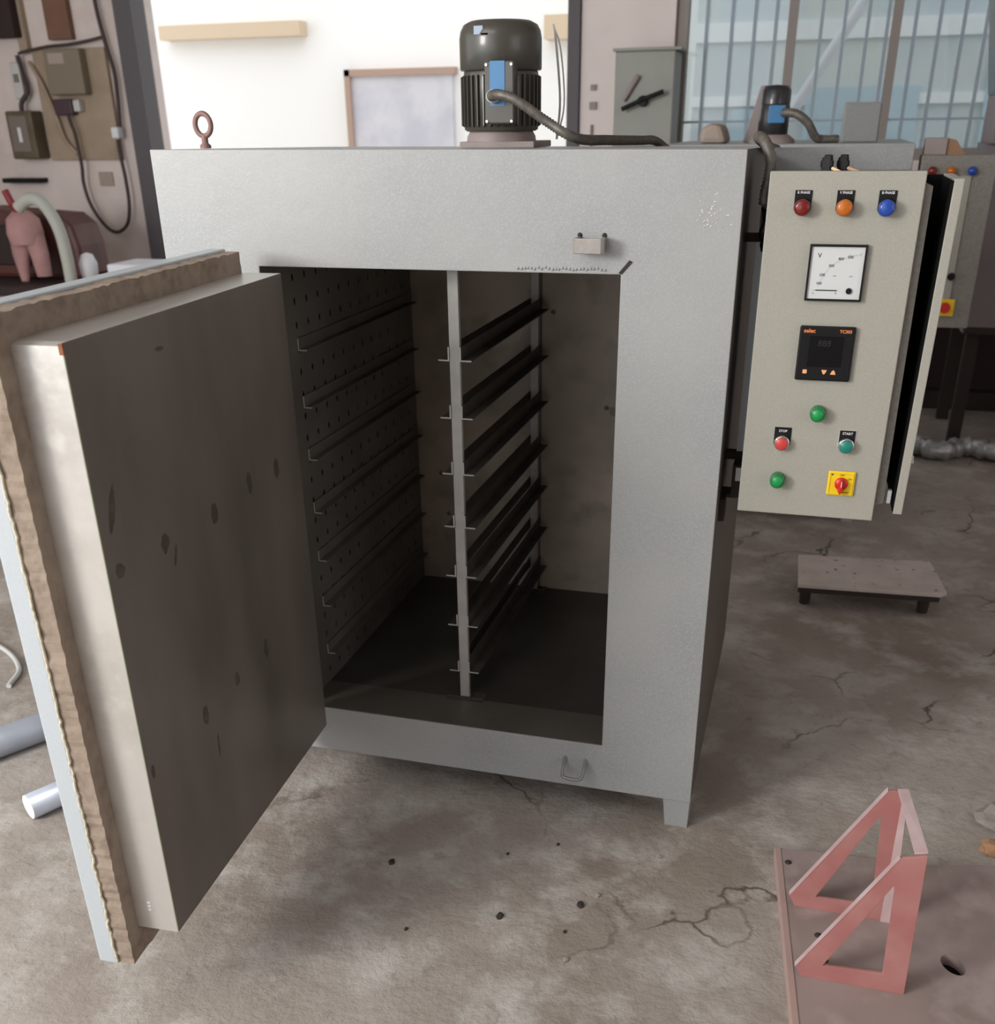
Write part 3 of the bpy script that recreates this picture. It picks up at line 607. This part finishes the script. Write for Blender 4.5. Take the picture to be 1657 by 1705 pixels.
MB().box(.485, 4.6, YB + .08, YB + .084, 1.36, 2.70).build('window_pane', M['glass'], wn)

# ---- outside
tag(MB().box(-14, 16, YB, 22, -.15, -.03).build('yard', M['yard'], None, loc=(0, 10, -.1)), kind='structure')
bd = empty('outdoor_building', (-3, 9.2, -.03), 'pale sunlit building seen through the open doorway', 'building')
MB().box(-13, .05, 9.2, 9.6, -.03, 6).build('facade', M['facade'], bd)
MB().box(-5.5, -3.9, 9.02, 9.2, 2.33, 2.46).build('ledge', M['ledge'], bd); MB().box(-1.38, -.9, 9.02, 9.2, 2.22, 2.42).build('ledge', M['ledge'], bd)
o = MB().box(-3.42, -2.34, 9.12, 9.2, 1.1, 1.96).build('window_sheet', M['curtain'], bd)
s = MB(); s.box(-3.48, -3.42, 9.08, 9.2, 1.05, 2.02); s.box(-3.48, -2.3, 9.08, 9.2, 1.96, 2.02); s.build('window_frame', M['curtframe'], o)
b2 = empty('outdoor_shed', (4, 8.2, -.03), 'pale blue clad shed outside the barred windows', 'building')
MB().box(.15, 9, 8.2, 8.5, -.03, 5).build('cladding', M['facade_blue'], b2)
s = MB()
for z0, z1 in ((2.10, 2.24), (1.62, 1.70), (2.6, 2.8)): s.box(.15, 9, 8.17, 8.2, z0, z1)
s.build('cladding_band', mat('outdoor_white_band', (.85, .88, .88), .8), b2)
s = MB()
for x0, x1, z0, z1 in ((1.1, 2.0, 1.05, 1.75), (2.5, 3.3, 1.1, 2.0), (.5, .9, 1.0, 1.6)): s.box(x0, x1, 8.16, 8.2, z0, z1)
s.build('cladding_panel', mat('outdoor_blue_panel', (.50, .63, .70), .7), b2)
s = MB(); s.tube([(.02, 7.4, -.03), (1.0283, 7.4, 1.5729), (1.4635, 7.4, 2.2963), (2.3, 7.4, 3.7)], .042, 10)
tag(s.build('leaning_pole', M['white']), 'white pole leaning diagonally outside the middle window bay', 'pole')

# ---- left back wall: switchboards, boxes, cables
YW = YB
def wb(name, x0, x1, z0, z1, d, m, label, cat, bev=.006):
    o = MB().box(x0, x1, YW - d, YW, z0, z1).build(name, m, None, bev); return tag(o, label, cat)
def flat(x0, x1, x2, x3, z0, z1, d0, d1): # quad board
    return MB().prism([(x0, YW - d0, z1), (x1, YW - d0, z1), (x3, YW - d0, z0), (x2, YW - d0, z0)], (0, d0 - d1, 0))
wb('switchboard', -3.86, -3.30, 1.325, 1.99, .035, M['wood'], 'pale wooden switchboard on the left back wall, under the dark wall box', 'switchboard', .004)
wb('wooden_board', -3.70, -3.52, 2.04, 2.6, .05, M['wood2'], 'reddish wooden board at the top of the back wall, above the switchboard', 'board', .004)
wb('wall_box', -4.35, -3.90, 2.06, 2.6, .12, M['maroon'], 'dark maroon box high on the left back wall', 'box')
ps = MB(); ps.box(-3.94, -3.875, YW - .045, YW, 1.98, 2.6); tag(ps.build('wooden_batten', M['wood']), 'upright wooden batten between the maroon box and the reddish board', 'batten')
o = empty('switch_box', (-3.99, YW, 1.335), 'olive iron switch box hanging left of the switchboard', 'switch box')
MB().box(-4.095, -3.885, YW - .13, YW, 1.335, 1.63).build('box_body', M['olive'], o, .012)
MB().box(-4.07, -3.93, YW - .135, YW - .13, 1.38, 1.60).build('box_cover', M['boxface'], o, .004)
MB().box(-4.01, -3.985, YW - .137, YW - .135, 1.44, 1.53).build('box_label', M['white'], o)
o = empty('meter_box', (-3.58, YW - .035, 1.76), 'khaki meter box on the upper half of the switchboard', 'meter box')
MB().box(-3.72, -3.44, YW - .115, YW - .035, 1.72, 1.985).build('box_body', M['boxgrey'], o, .01); MB().box(-3.68, -3.56, YW - .118, YW - .115, 1.90, 1.96).build('box_label', M['tan'], o)
o = empty('wall_switch', (-3.64, YW - .035, 1.595), 'small purple-black switch below the khaki meter box', 'switch')
MB().box(-3.715, -3.575, YW - .10, YW - .035, 1.60, 1.695).build('switch_body', M['purple'], o, .008)
MB().box(-3.57, -3.52, YW - .09, YW - .035, 1.62, 1.69).build('switch_socket', M['ltgrey'], o, .006)
s = MB(); s.tube(smooth_path([(-3.62, YW - .09, 1.60), (-3.60, YW - .10, 1.54), (-3.585, YW - .10, 1.48), (-3.583, YW - .09, 1.30), (-3.60, YW - .08, 1.18), (-3.575, YW - .08, 1.05), (-3.51, YW - .08, .94), (-3.44, YW - .08, .878), (-3.37, YW - .08, .875), (-3.30, YW - .08, .93), (-3.265, YW - .08, 1.05), (-3.262, YW - .08, 1.22), (-3.275, YW - .08, 1.38), (-3.275, YW - .08, 1.45)], 8), .012, 8)
tag(s.build('hanging_cable', M['cable']), 'dark cable hanging in a U loop beside the doorway post', 'cable')
s = MB(); s.tube(smooth_path([(-3.30, YW - .05, 2.6), (-3.30, YW - .05, 2.25), (-3.275, YW - .05, 2.03), (-3.24, YW - .05, 1.85), (-3.245, YW - .05, 1.68), (-3.262, YW - .05, 1.52)], 8), .013, 8)
tag(s.build('wall_cable', M['cable']), 'dark cable running down the wall to the white plug connector', 'cable')
s = MB(); s.box(-3.30, -3.245, YW - .11, YW - .04, 1.455, 1.525); tag(s.build('plug_connector', M['white'], None, .012), 'white plug connector joining two wall cables near the doorway', 'connector')
s = MB(); s.tube(smooth_path([(-3.95, YW - .05, 1.97), (-3.85, YW - .06, 1.985), (-3.70, YW - .06, 2.003), (-3.55, YW - .06, 2.01), (-3.40, YW - .05, 2.028), (-3.29, YW - .05, 2.045)], 6), .009, 6)
tag(s.build('cross_cable', M['cable']), 'thin dark cable running across the top of the switchboard', 'cable')
s = MB(); s.tube(smooth_path([(-3.955, YW - .06, 1.96), (-3.95, YW - .05, 1.85), (-3.93, YW - .06, 1.75), (-3.985, YW - .07, 1.68), (-3.99, YW - .08, 1.62)], 6), .016, 8)
tag(s.build('drop_cable', M['cable']), 'short dark cable dropping into the olive switch box', 'cable')
s = MB(); s.tube(smooth_path([(-3.88, YW - .05, 1.92), (-3.80, YW - .06, 1.78), (-3.74, YW - .06, 1.6), (-3.70, YW - .06, 1.45), (-3.62, YW - .055, 1.36)], 6), .014, 6)
tag(s.build('slanting_cable', M['wood']), 'tan cable slanting down across the switchboard', 'cable')
o = empty('socket_box', (-4.0, YW, 1.72), 'pale grey socket box left of the slanting cable', 'socket box')
MB().box(-4.03, -3.955, YW - .07, YW, 1.70, 1.92).build('box_body', M['ltgrey'], o, .01); MB().box(-4.01, -3.97, YW - .073, YW - .07, 1.80, 1.85).build('socket', M['boxface'], o)
wb('wall_shelf', -4.25, -3.945, 1.183, 1.213, .10, M['black'], 'narrow black shelf below the olive switch box', 'shelf', .002)
wb('wall_notice', -3.52, -3.41, 1.16, 1.25, .01, M['tan'], 'small tan notice inside the cable loop', 'notice', .001)

# ---- workbench with machine, rag, hose
bn = empty('workbench', (-3.3, 3.85, 0), 'dark workbench against the back wall left of the doorway', 'workbench')
MB().box(-4.6, -2.35, 3.55, 4.3, .60, .66).build('bench_top', M['maroon'], bn, .004)
for x in (-4.5, -2.45):
    for y in (3.6, 4.2): MB().box(x - .03, x + .03, y - .03, y + .03, 0, .60).build('leg', M['dkbrown'], bn)
o = empty('red_machine', (-3.5, 4.0, .66), 'dark red rounded machine on the workbench beside the wall', 'machine')
s = MB(); s.T = Matrix.Translation((-3.42, 4.05, .66)); s.prism([(-.45, -.15, 0), (.30, -.15, 0), (.29, -.15, .20), (.26, -.15, .32), (.18, -.15, .38), (-.45, -.15, .42)], (0, .3, 0)); s.build('housing', M['redbox'], o, .03)
MB().box(-3.80, -3.50, 3.88, 3.899, .74, .98).build('front_plate', M['maroon'], o, .01)
def tri_rag():
    mb = MB(); T_ = Matrix.Translation((-3.385, 3.76, .73)) @ Matrix.Diagonal((1.25, 1, 1.1, 1)); mb.T = T_
    mb.lathe((.0, 0, .14), (0, 0, 1), [(.085, 0), (.095, .06), (.085, .13), (.045, .17), (.01, .18)], 14)
    mb.tube([(-.035, 0, .18), (-.05, 0, .08), (-.055, .0, -.06)], [.055, .045, .022], 10); mb.tube([(.045, 0, .18), (.06, 0, .08), (.065, 0, -.03)], [.055, .048, .04], 10); return mb
tag(tri_rag().build('leather_gloves', M['pinkrag']), 'pair of faded pink work gloves hanging fingers down at the red machine', 'gloves')
s = MB(); s.tube(smooth_path([(-3.27, 3.60, 1.10), (-3.20, 3.60, 1.145), (-3.12, 3.60, 1.145), (-3.055, 3.60, 1.08), (-3.01, 3.60, .97), (-2.995, 3.60, .82), (-2.995, 3.60, .68)], 6), .036, 10)
tag(s.build('arched_hose', M['greenish']), 'pale green-grey hose arching over the gloves', 'hose')
s = MB(); s.tube(smooth_path([(-3.42, 3.70, 1.19), (-3.39, 3.70, 1.12), (-3.385, 3.74, 1.07)], 5), .022, 8); tag(s.build('red_hose', mat('red_hose', (.25, .02, .025), .5)), 'short red hose end above the pink gloves', 'hose')
s = MB(); s.lathe((-2.965, 3.75, .66), (0, 0, 1), [(.035, 0), (.05, .05), (.055, .12), (.035, .17), (.01, .18)], 16); tag(s.build('white_bottle', M['white']), 'white rounded bottle on the workbench right of the red machine', 'bottle')
s = MB(); s.box(-2.76, -2.36, 3.64, 3.95, .66, .79); tag(s.build('white_tray', M['white'], None, .01), 'bright white tray at the right end of the workbench', 'tray')

# ---- grey electrical box on the pier
eb = empty('electrical_box', (.30, 4.65, 1.2), 'tall grey electrical isolator box on the pinkish pier right of the doorway', 'electrical box')
MB().box(.134, .468, 4.5, YB - .02, 1.15, 1.86).build('box_body', M['ebox'], eb, .008)
MB().box(.120, .50, 4.49, YB - .02, 1.86, 1.875).build('box_lid', M['ebox'], eb, .003)
s = MB(); s.tube([(.19, 4.44, 1.575), (.30, 4.44, 1.62), (.42, 4.44, 1.66)], .012, 8); s.lathe((.30, 4.5, 1.615), (0, -1, 0), [(.03, 0), (.025, .06)], 12); s.build('handle', M['black'], eb)
s = MB(); s.tube([(.19, 4.48, 1.62), (.27, 4.48, 1.74)], .014, 8); s.build('lever', M['mount'], eb)
s = MB(); s.tube([(-.045, 4.77, 1.0), (-.045, 4.77, 1.5)], .008, 6); s.box(-.06, -.02, 4.76, 4.78, 1.58, 1.62); s.box(-.055, -.025, 4.76, 4.78, 1.68, 1.71)
tag(s.build('pier_fixing', M['frame']), 'small dark fixings on the pier beside the doorway post', 'fixing')
# thin wires hanging behind the motor
s = MB(); s.tube(smooth_path([(.705, .62, 1.476), (.712, .62, 1.56), (.700, .62, 1.68), (.693, .62, 1.71)], 6), .003, 6); s.tube(smooth_path([(.705, .62, 1.476), (.722, .62, 1.55), (.712, .62, 1.66), (.693, .62, 1.71)], 6), .002, 6)
tag(s.build('motor_wire', M['ltgrey']), 'thin pale wire standing up behind the right side of the roof motor', 'wire')

# ================================================================== SECOND OVEN AND THINGS ON IT
o2 = empty('drying_oven', (1.17, 2.75, 0), 'second grey tray oven further back, behind the control cabinet', 'oven')
MB().box(.72, 1.625, 2.3, 3.2, .08, 1.432).build('outer_casing', M['paint'], o2, .003)
for x in (.74, 1.56):
    for y in (2.32, 3.13): MB().box(x, x + .045, y, y + .045, 0, .08).build('leg', M['paint'], o2)
MB().box(1.625, 1.665, 2.36, 2.40, 1.1, 1.13).build('mounting_bracket', M['dkbrown'], o2)
pn = MB().box(1.655, 1.91, 2.32, 2.44, .80, 1.392).build('control_panel', M['panel_dark'], o2, .004)
MB().box(1.665, 1.792, 2.316, 2.32, .90, 1.325).build('open_panel', M['rubber_and_shade'], pn)
MB().box(1.792, 1.830, 2.312, 2.32, .90, 1.325).build('panel_edge', M['panel'], pn)
for x, k in ((1.696, 'l_red'), (1.760, 'l_amb'), (1.830, 'l_blu')):
    MB().lathe((x, 2.32, 1.341), (0, -1, 0), [(.015, 0), (.015, .02), (.001, .023)], 14).build('indicator_lamp', M[k], pn)
MB().box(1.793, 1.850, 2.308, 2.313, .845, .905).build('switch_plate', M['yellow'], pn); MB().lathe((1.818, 2.31, .875), (0, -1, 0), [(.02, 0), (.018, .02)], 14).build('switch_knob', M['red'], pn)
MB().lathe((1.822, 2.312, .985), (0, -1, 0), [(.014, 0), (.012, .014)], 12).build('push_button', M['black'], pn)
m2 = empty('blower_motor', (1.11, 2.55, 1.432), 'small black blower motor on the roof of the second oven', 'motor')
MB().lathe((1.118, 2.45, 1.432), (0, 0, 1), [(.085, 0), (.085, .012), (.06, .03)], 20).build('motor_base', M['mount'], m2)
MB().lathe((1.118, 2.45, 1.458), (0, 0, 1), [(.052, 0), (.056, .004), (.056, .10), (.05, .11)], 22).build('motor_body', M['motor2'], m2)
MB().lathe((1.118, 2.45, 1.564), (0, 0, 1), [(.055, 0), (.055, .045), (.045, .06), (.001, .064)], 22).build('fan_cowl', M['motor2'], m2)
MB().box(1.10, 1.16, 2.385, 2.41, 1.50, 1.56).build('nameplate', M['blue'], m2, .003)
s = MB(); s.tube(even(smooth_path([(1.15, 2.38, 1.535), (1.20, 2.36, 1.53), (1.245, 2.36, 1.50), (1.275, 2.38, 1.455), (1.30, 2.40, 1.445), (1.36, 2.42, 1.445)], 8), .006), .015, 8, rib=.08)
tag(s.build('flexible_conduit', M['conduit']), 'short grey conduit curving down from the small black motor', 'conduit')
s = MB(); s.add([(1.00, 2.62, 1.432), (1.10, 2.62, 1.432), (1.08, 2.62, 1.63), (1.05, 2.62, 1.63), (1.00, 2.72, 1.432), (1.10, 2.72, 1.432), (1.08, 2.72, 1.63), (1.05, 2.72, 1.63)], [(0, 1, 2, 3), (7, 6, 5, 4), (0, 4, 5, 1), (1, 5, 6, 2), (2, 6, 7, 3), (3, 7, 4, 0)])
tag(s.build('metal_cowl', M['cardg'], None, .004), 'pale sloping metal cowl just behind the small black motor', 'cowl')
MB().box(0, 0, 0, 0, 0, 0)
jb = empty('junction_box', (1.44, 2.45, 1.432), 'small grey junction box on the second oven roof, right of the small motor', 'box')
MB().box(1.368, 1.498, 2.40, 2.52, 1.432, 1.565).build('box_body', M['ebox'], jb, .005); MB().box(1.372, 1.494, 2.394, 2.40, 1.436, 1.561).build('box_cover', M['plate_grey'], jb, .003)
s = MB(); s.prism([(.84, 2.45, 1.432), (.95, 2.45, 1.432), (.925, 2.45, 1.498), (.885, 2.45, 1.502), (.85, 2.45, 1.49)], (0, .25, 0)); tag(s.build('cloth_bundle', M['tan'], None, .02), 'tan cloth bundle at the left end of the second oven roof', 'cloth')
MB().box(1.655, 1.665, 2.44, 2.44, 1.39, 1.39)
s = MB(); s.box(1.66, 1.735, 2.34, 2.42, 1.392, 1.447); tag(s.build('carton', M['cardg'], None, .003), 'small greyish carton on the second oven\'s control panel', 'carton')
s = MB(); s.prism([(1.737, 2.35, 1.392), (1.80, 2.35, 1.392), (1.765, 2.35, 1.44), (1.737, 2.35, 1.446)], (0, .06, 0)); tag(s.build('card_wedge', M['card']), 'orange-brown folded card beside the greyish carton', 'card')

# right background
lc = empty('steel_cabinet', (2.7, 3.9, 0), 'lilac grey steel cabinet at the right edge of the workshop', 'cabinet')
MB().box(2.06, 3.3, 3.6, 4.3, .57, 1.40).build('cabinet_body', M['lilac'], lc, .006)
for x in (2.09, 3.2):
    for y in (3.63, 4.2): MB().box(x, x + .06, y, y + .06, 0, .57).build('leg', M['dkbrown'], lc)
MB().box(2.07, 3.29, 3.59, 3.6, .57, .60).build('cabinet_rail', M['dkbrown'], lc)
mb_ = empty('machine_base', (2.6, 4.6, 0), 'dark machine base on the floor under the lilac cabinet', 'machine')
MB().box(1.62, 3.4, 4.5, 4.78, .10, .95).build('base_body', M['maroon'], mb_, .01); MB().box(1.60, 3.42, 4.44, 4.79, 0, .10).build('base_plinth', M['dkbrown'], mb_, .01)
hm = empty('machine_column', (2.25, 3.3, 0), 'black machine column rising at the right edge before the window', 'machine')
MB().box(2.03, 2.35, 3.62, 3.95, 1.40, 1.62).build('column_base', M['lilac'], hm, .01); MB().add([(2.02, 3.62, 1.60), (2.4, 3.62, 1.60), (2.4, 3.62, 2.05), (1.945, 3.62, 2.05), (2.02, 3.9, 1.60), (2.4, 3.9, 1.60), (2.4, 3.9, 2.05), (1.945, 3.9, 2.05)], [(0, 1, 2, 3), (7, 6, 5, 4), (0, 4, 5, 1), (1, 5, 6, 2), (2, 6, 7, 3), (3, 7, 4, 0)]).build('column_head', M['motor2'], hm, .01)
hm.location = (2.2, 3.75, 1.40)
for c in hm.children:
    c.location = (0, 0, 0)
    me = c.data
    for v in me.vertices: v.co.x -= (2.2 - 2.25); v.co.y -= (3.75 - 3.3); v.co.z -= 1.40
# crumpled silver duct on the floor
s = MB(); pts = even(smooth_path([(1.70, 3.40, .05), (1.90, 3.44, .05), (2.03, 3.36, .045), (2.16, 3.46, .05), (2.32, 3.38, .055), (2.6, 3.45, .05), (2.9, 3.4, .05)], 8), .02)
s.tube(pts, [.045 + .006 * sin(i * 1.7) for i in range(len(pts))], 12, rib=.08); tag(s.build('silver_duct', M['foil']), 'crumpled silver duct lying on the floor beyond the low platform', 'duct')

# ================================================================== LOW PLATFORM ON THE FLOOR
pl = empty('low_platform', (1.63, 1.53, 0), 'low dusty steel platform on the floor right of the oven', 'platform')
s = MB(); s.prism([(1.4010, 1.372, .078), (1.862, 1.402, .078), (1.884, 1.425, .078), (1.858, 1.66, .078), (1.850, 1.70, .078), (1.395, 1.652, .078)], (0, 0, .014)); s.build('platform_top', M['platform'], pl, .002)
s = MB(); s.prism([(1.4020, 1.374, .060), (1.862, 1.404, .060), (1.862, 1.41, .060), (1.402, 1.38, .060)], (0, 0, .018)); s.prism([(1.397, 1.645, .060), (1.85, 1.69, .060), (1.85, 1.684, .06), (1.397, 1.639, .06)], (0, 0, .018)); s.build('platform_rim', M['dkbrown'], pl)
for x, y in ((1.43, 1.43), (1.82, 1.45), (1.43, 1.60), (1.81, 1.64)):
    MB().lathe((x, y, 0), (0, 0, 1), [(.018, 0), (.02, .03), (.018, .078)], 12).build('platform_foot', M['dkbrown'], pl)
    
# ================================================================== PLATE WITH RED BRACKET
pt = empty('steel_plate', (1.7, -.35, 0), 'mauve primed steel plate on the floor, carrying the red bracket', 'plate')
def plate_mesh():
    z0, z1 = 0.002, .028; hx, hy, r = 1.7475, -.342, .027
    out = [(1.406, -.050), (1.73, -.028), (1.87, .010), (2.35, .10), (2.45, -.60), (2.45, -1.10), (1.52, -1.10), (1.4585, -.57)]
    n = 32; cen = Vector((hx, hy)); ring_o = []; ring_i = []
    import math as _m
    for k in range(n):
        a = 2 * pi * k / n; d = Vector((cos(a), sin(a))); best = 9
        for i in range(len(out)):
            p = Vector(out[i]); q = Vector(out[(i + 1) % len(out)]); e = q - p; den = d.x * e.y - d.y * e.x
            if abs(den) < 1e-9: continue
            t = ((p.x - cen.x) * e.y - (p.y - cen.y) * e.x) / den; u_ = ((p.x - cen.x) * d.y - (p.y - cen.y) * d.x) / den
            if t > 0 and -1e-6 <= u_ <= 1 + 1e-6: best = min(best, t)
        ring_o.append(cen + d * best); ring_i.append(cen + Vector((d.x * r * .8 + d.y * r * -.25, d.y * r)) )
    # keep the true corners by snapping the nearest ray
    for c in out:
        c = Vector(c); k = min(range(n), key=lambda i: (ring_o[i] - c).length); ring_o[k] = c
    mb = MB(); mb.ring([(p.x, p.y, z1) for p in ring_o], [(p.x, p.y, z1) for p in ring_i], (0, 0, z0 - z1)); return mb
plate_mesh().build('plate', M['mauve'], pt)
s = MB(); s.prism([(1.3935, -.0525, 0), (1.4065, -.0495, 0), (1.4605, -.5705, 0), (1.530, -1.10, 0), (1.517, -1.10, 0), (1.4475, -.5735, 0)], (0, 0, .030)); s.build('plate_edge', M['mauve_lt'], pt, .001)
MB().box(1.68, 1.82, -.42, -.27, .0, .002).build('hole_bottom', M['void'], pt)
for x, y in ((1.492, -.325), (1.505, -.395), (1.425, -.10)): MB().lathe((x, y, .028), (0, 0, 1), [(.008, 0), (.006, .003), (.001, .004)], 10).build('weld_spot', M['dkbrown'], pt)

br = empty('angle_bracket', (1.56, -.34, .028), 'red-primed steel bracket of two triangular frames joined at the top', 'bracket')
def tri(y, pts, inn, t, m):
    mb = MB(); O = [(x, y, z) for x, z in pts]; I = [(x, y, z) for x, z in inn]
    mb.ring(O, I, (0, t, 0)); return mb.build('triangular_frame', m, br, .001)
z = .028
tri(-.45, [(1.448, z + .022), (1.4595, z), (1.6500, z), (1.6390, .3540), (1.5950, .3410)], [(1.4975, .0640), (1.4985, .0632), (1.6050, .0700), (1.5960, .2750), (1.5930, .2765)], .006, M['primer'])
tri(-.245, [(1.430, z + .026), (1.4425, z), (1.6400, z), (1.6200, .3505), (1.5835, .3460)], [(1.4820, .0610), (1.4830, .0600), (1.5930, .0640), (1.5800, .2820), (1.5760, .2830)], .006, M['primer'])
s = MB()   # outer edge strips of both slopes, in the light-paled primer
s.prism([(1.448, -.451, z + .0225), (1.5955, -.451, .3415), (1.5940, -.451, .3435), (1.4465, -.451, z + .0245)], (0, .010, 0)); s.build('edge_strip', M['primer_lt'], br)
s = MB(); s.prism([(1.430, -.246, z + .0265), (1.5835, -.246, .3465), (1.5820, -.246, .3485), (1.4285, -.246, z + .0285)], (0, .012, 0)); s.build('edge_strip', M['primer_lt'], br)
s = MB(); s.prism([(1.600, -.2445, .3500), (1.6185, -.2445, .3530), (1.6390, -.4440, .3560), (1.6180, -.4440, .3500)], (0, 0, .004)); s.build('top_bar', M['primer_lt'], br)
s = MB(); s.prism([(1.6150, -.2445, z), (1.6395, -.2445, z), (1.6190, -.2445, .350), (1.6110, -.2445, .350)], (0, -.004, 0)); s.build('leg_flange', M['primer_lt'], br)

# ================================================================== PIPES AT THE LEFT
def pipe(a, b, r, name_label, cap=True):
    a, b = Vector(a), Vector(b); d = (b - a); L = d.length
    o = empty('steel_pipe', tuple(a), name_label, 'pipe')
    MB().lathe(a, d, [(r * .86, .004), (r * .86, .0), (r, 0), (r, L), (r * .86, L), (r * .86, L - .004)], 24).build('pipe_wall', M['pipe'], o)
    if cap: MB().lathe(a - d.normalized() * .001, d, [(r * .98, 0), (r * .98, .02)], 24).build('end_cap', M['pipe_w'], o)
    return o
pipe((-.86, -.52, .042), (-.28, .46, .042), .040, 'thick grey steel pipe on the floor at far left, behind the door')
pipe((-.372, -.370, .034), (-.12, .10, .034), .032, 'shorter grey pipe with white end showing below the door edge')
s = MB(); s.tube(smooth_path([(-1.4, .50, .008), (-1.09, .40, .008), (-.93, .29, .008), (-.88, .18, .008)], 8), .008, 8)
tag(s.build('white_cable', M['ltgrey']), 'white cable lying on the floor left of the door', 'cable')

# ================================================================== RUBBLE AND CHIPS
def rock(name, c, r, m, seed, sq=(1, 1, .6)):
    rnd = random.Random(seed); bm = bmesh.new(); bmesh.ops.create_icosphere(bm, subdivisions=2, radius=1)
    mb = MB(); P = []
    for v in bm.verts:
        k = 1 + rnd.uniform(-.22, .18); P.append(Vector((v.co.x * r * sq[0] * k, v.co.y * r * sq[1] * k, max(v.co.z * r * sq[2] * k, -r * sq[2] * .45))))
    lo = min(p.z for p in P); V = [Vector(c) + p - Vector((0, 0, lo)) for p in P]
    mb.add(V, [tuple(v.index for v in f.verts) for f in bm.faces]); bm.free(); return mb.build(name, m)
chips = [(.905, -.135), (1.03, -.29), (1.00, -.33), (.985, -.42), (1.005, -.50), (.84, -.41), (.66, -.50), (1.14, -.12), (.55, -.30), (.80, -.20)]
for i, (x, y) in enumerate(chips):
    tag(rock('concrete_chip', (x, y, 0), .004 + .002 * (i % 3), M['stone'] if i % 3 == 1 else M['dkbrown'], 20 + i, (1, 1.4, .6)), 'tiny chip of rubble on the bare floor in front of the oven', 'chip', 'tiny rubble chips on the floor before the oven')
tag(rock('concrete_lump', (1.915, .215, 0), .060, M['stone'], 3, (1, .9, .5)), 'rough grey concrete lump beyond the mauve plate at the right edge', 'rubble')
tag(rock('concrete_lump', (1.99, .12, 0), .048, M['stone'], 4, (.9, .8, .5)), 'second concrete lump nearer the orange brick piece, at the photo edge', 'rubble')
tag(rock('brick_fragment', (1.885, .100, 0), .034, M['brick'], 5, (1.1, .8, .55)), 'small orange brick fragment at the far edge of the mauve plate', 'brick')

# ================================================================== CAMERA
cd = bpy.data.cameras.new('camera'); co = bpy.data.objects.new('camera', cd); COL.objects.link(co)
yaw, pit, rol, f, pp = .28514, -.47409, -.01379, 1723.30, 1091.40
fw = Vector((-sin(yaw) * cos(pit), cos(yaw) * cos(pit), sin(pit))); rt = Vector((cos(yaw), sin(yaw), 0)); up = rt.cross(fw)
r2 = cos(rol) * rt + sin(rol) * up; u2 = -sin(rol) * rt + cos(rol) * up
co.matrix_world = Matrix(((r2.x, u2.x, -fw.x, 1.3257), (r2.y, u2.y, -fw.y, -2.0565), (r2.z, u2.z, -fw.z, 1.5091), (0, 0, 0, 1)))
cd.sensor_fit = 'VERTICAL'; cd.sensor_height = 24.; cd.sensor_width = 24. * 1657 / 1705
cd.lens = f * 24. / 1705; cd.shift_y = (pp - 852.5) / 1705 ; cd.shift_x = 0
cd.clip_start = .05; cd.clip_end = 100
cd.dof.use_dof = True; cd.dof.focus_distance = 2.05; cd.dof.aperture_fstop = (cd.lens / 1000) / .007
sc.camera = co

# ================================================================== LIGHT
w = bpy.data.worlds.new('sky'); sc.world = w; w.use_nodes = True
bg = w.node_tree.nodes['Background']; bg.inputs[0].default_value = (.95, .97, 1, 1); bg.inputs[1].default_value = 2.0
def area(name, loc, target, sx, sy, power, col=(1, 1, 1)):
    l = bpy.data.lights.new(name, 'AREA'); l.shape = 'RECTANGLE'; l.size = sx; l.size_y = sy; l.energy = power; l.color = col
    o = bpy.data.objects.new(name, l); COL.objects.link(o); o.location = loc
    o.rotation_euler = (Vector(target) - Vector(loc)).to_track_quat('-Z', 'Y').to_euler(); return o
area('front_doorway_daylight', (-2.2, -3.6, 2.3), (.6, 0, .6), 1.2, 1.2, 175, (1, .97, .93))
area('overhead_fill', (-.3, -2.3, 3.5), (.3, -1.2, 0), 2.2, 1.6, 45, (.95, .98, 1))  # added overhead fill for the floor, the roof has no opening there

vs = sc.view_settings; sc.display_settings.display_device = 'sRGB'; vs.view_transform = 'Standard'; vs.look = 'None'; vs.exposure = -.13; vs.gamma = 1; vs.use_curve_mapping = False
sc.cycles.use_denoising = True; sc.cycles.max_bounces = 10; sc.cycles.diffuse_bounces = 5; sc.cycles.glossy_bounces = 4; sc.cycles.sample_clamp_indirect = 6
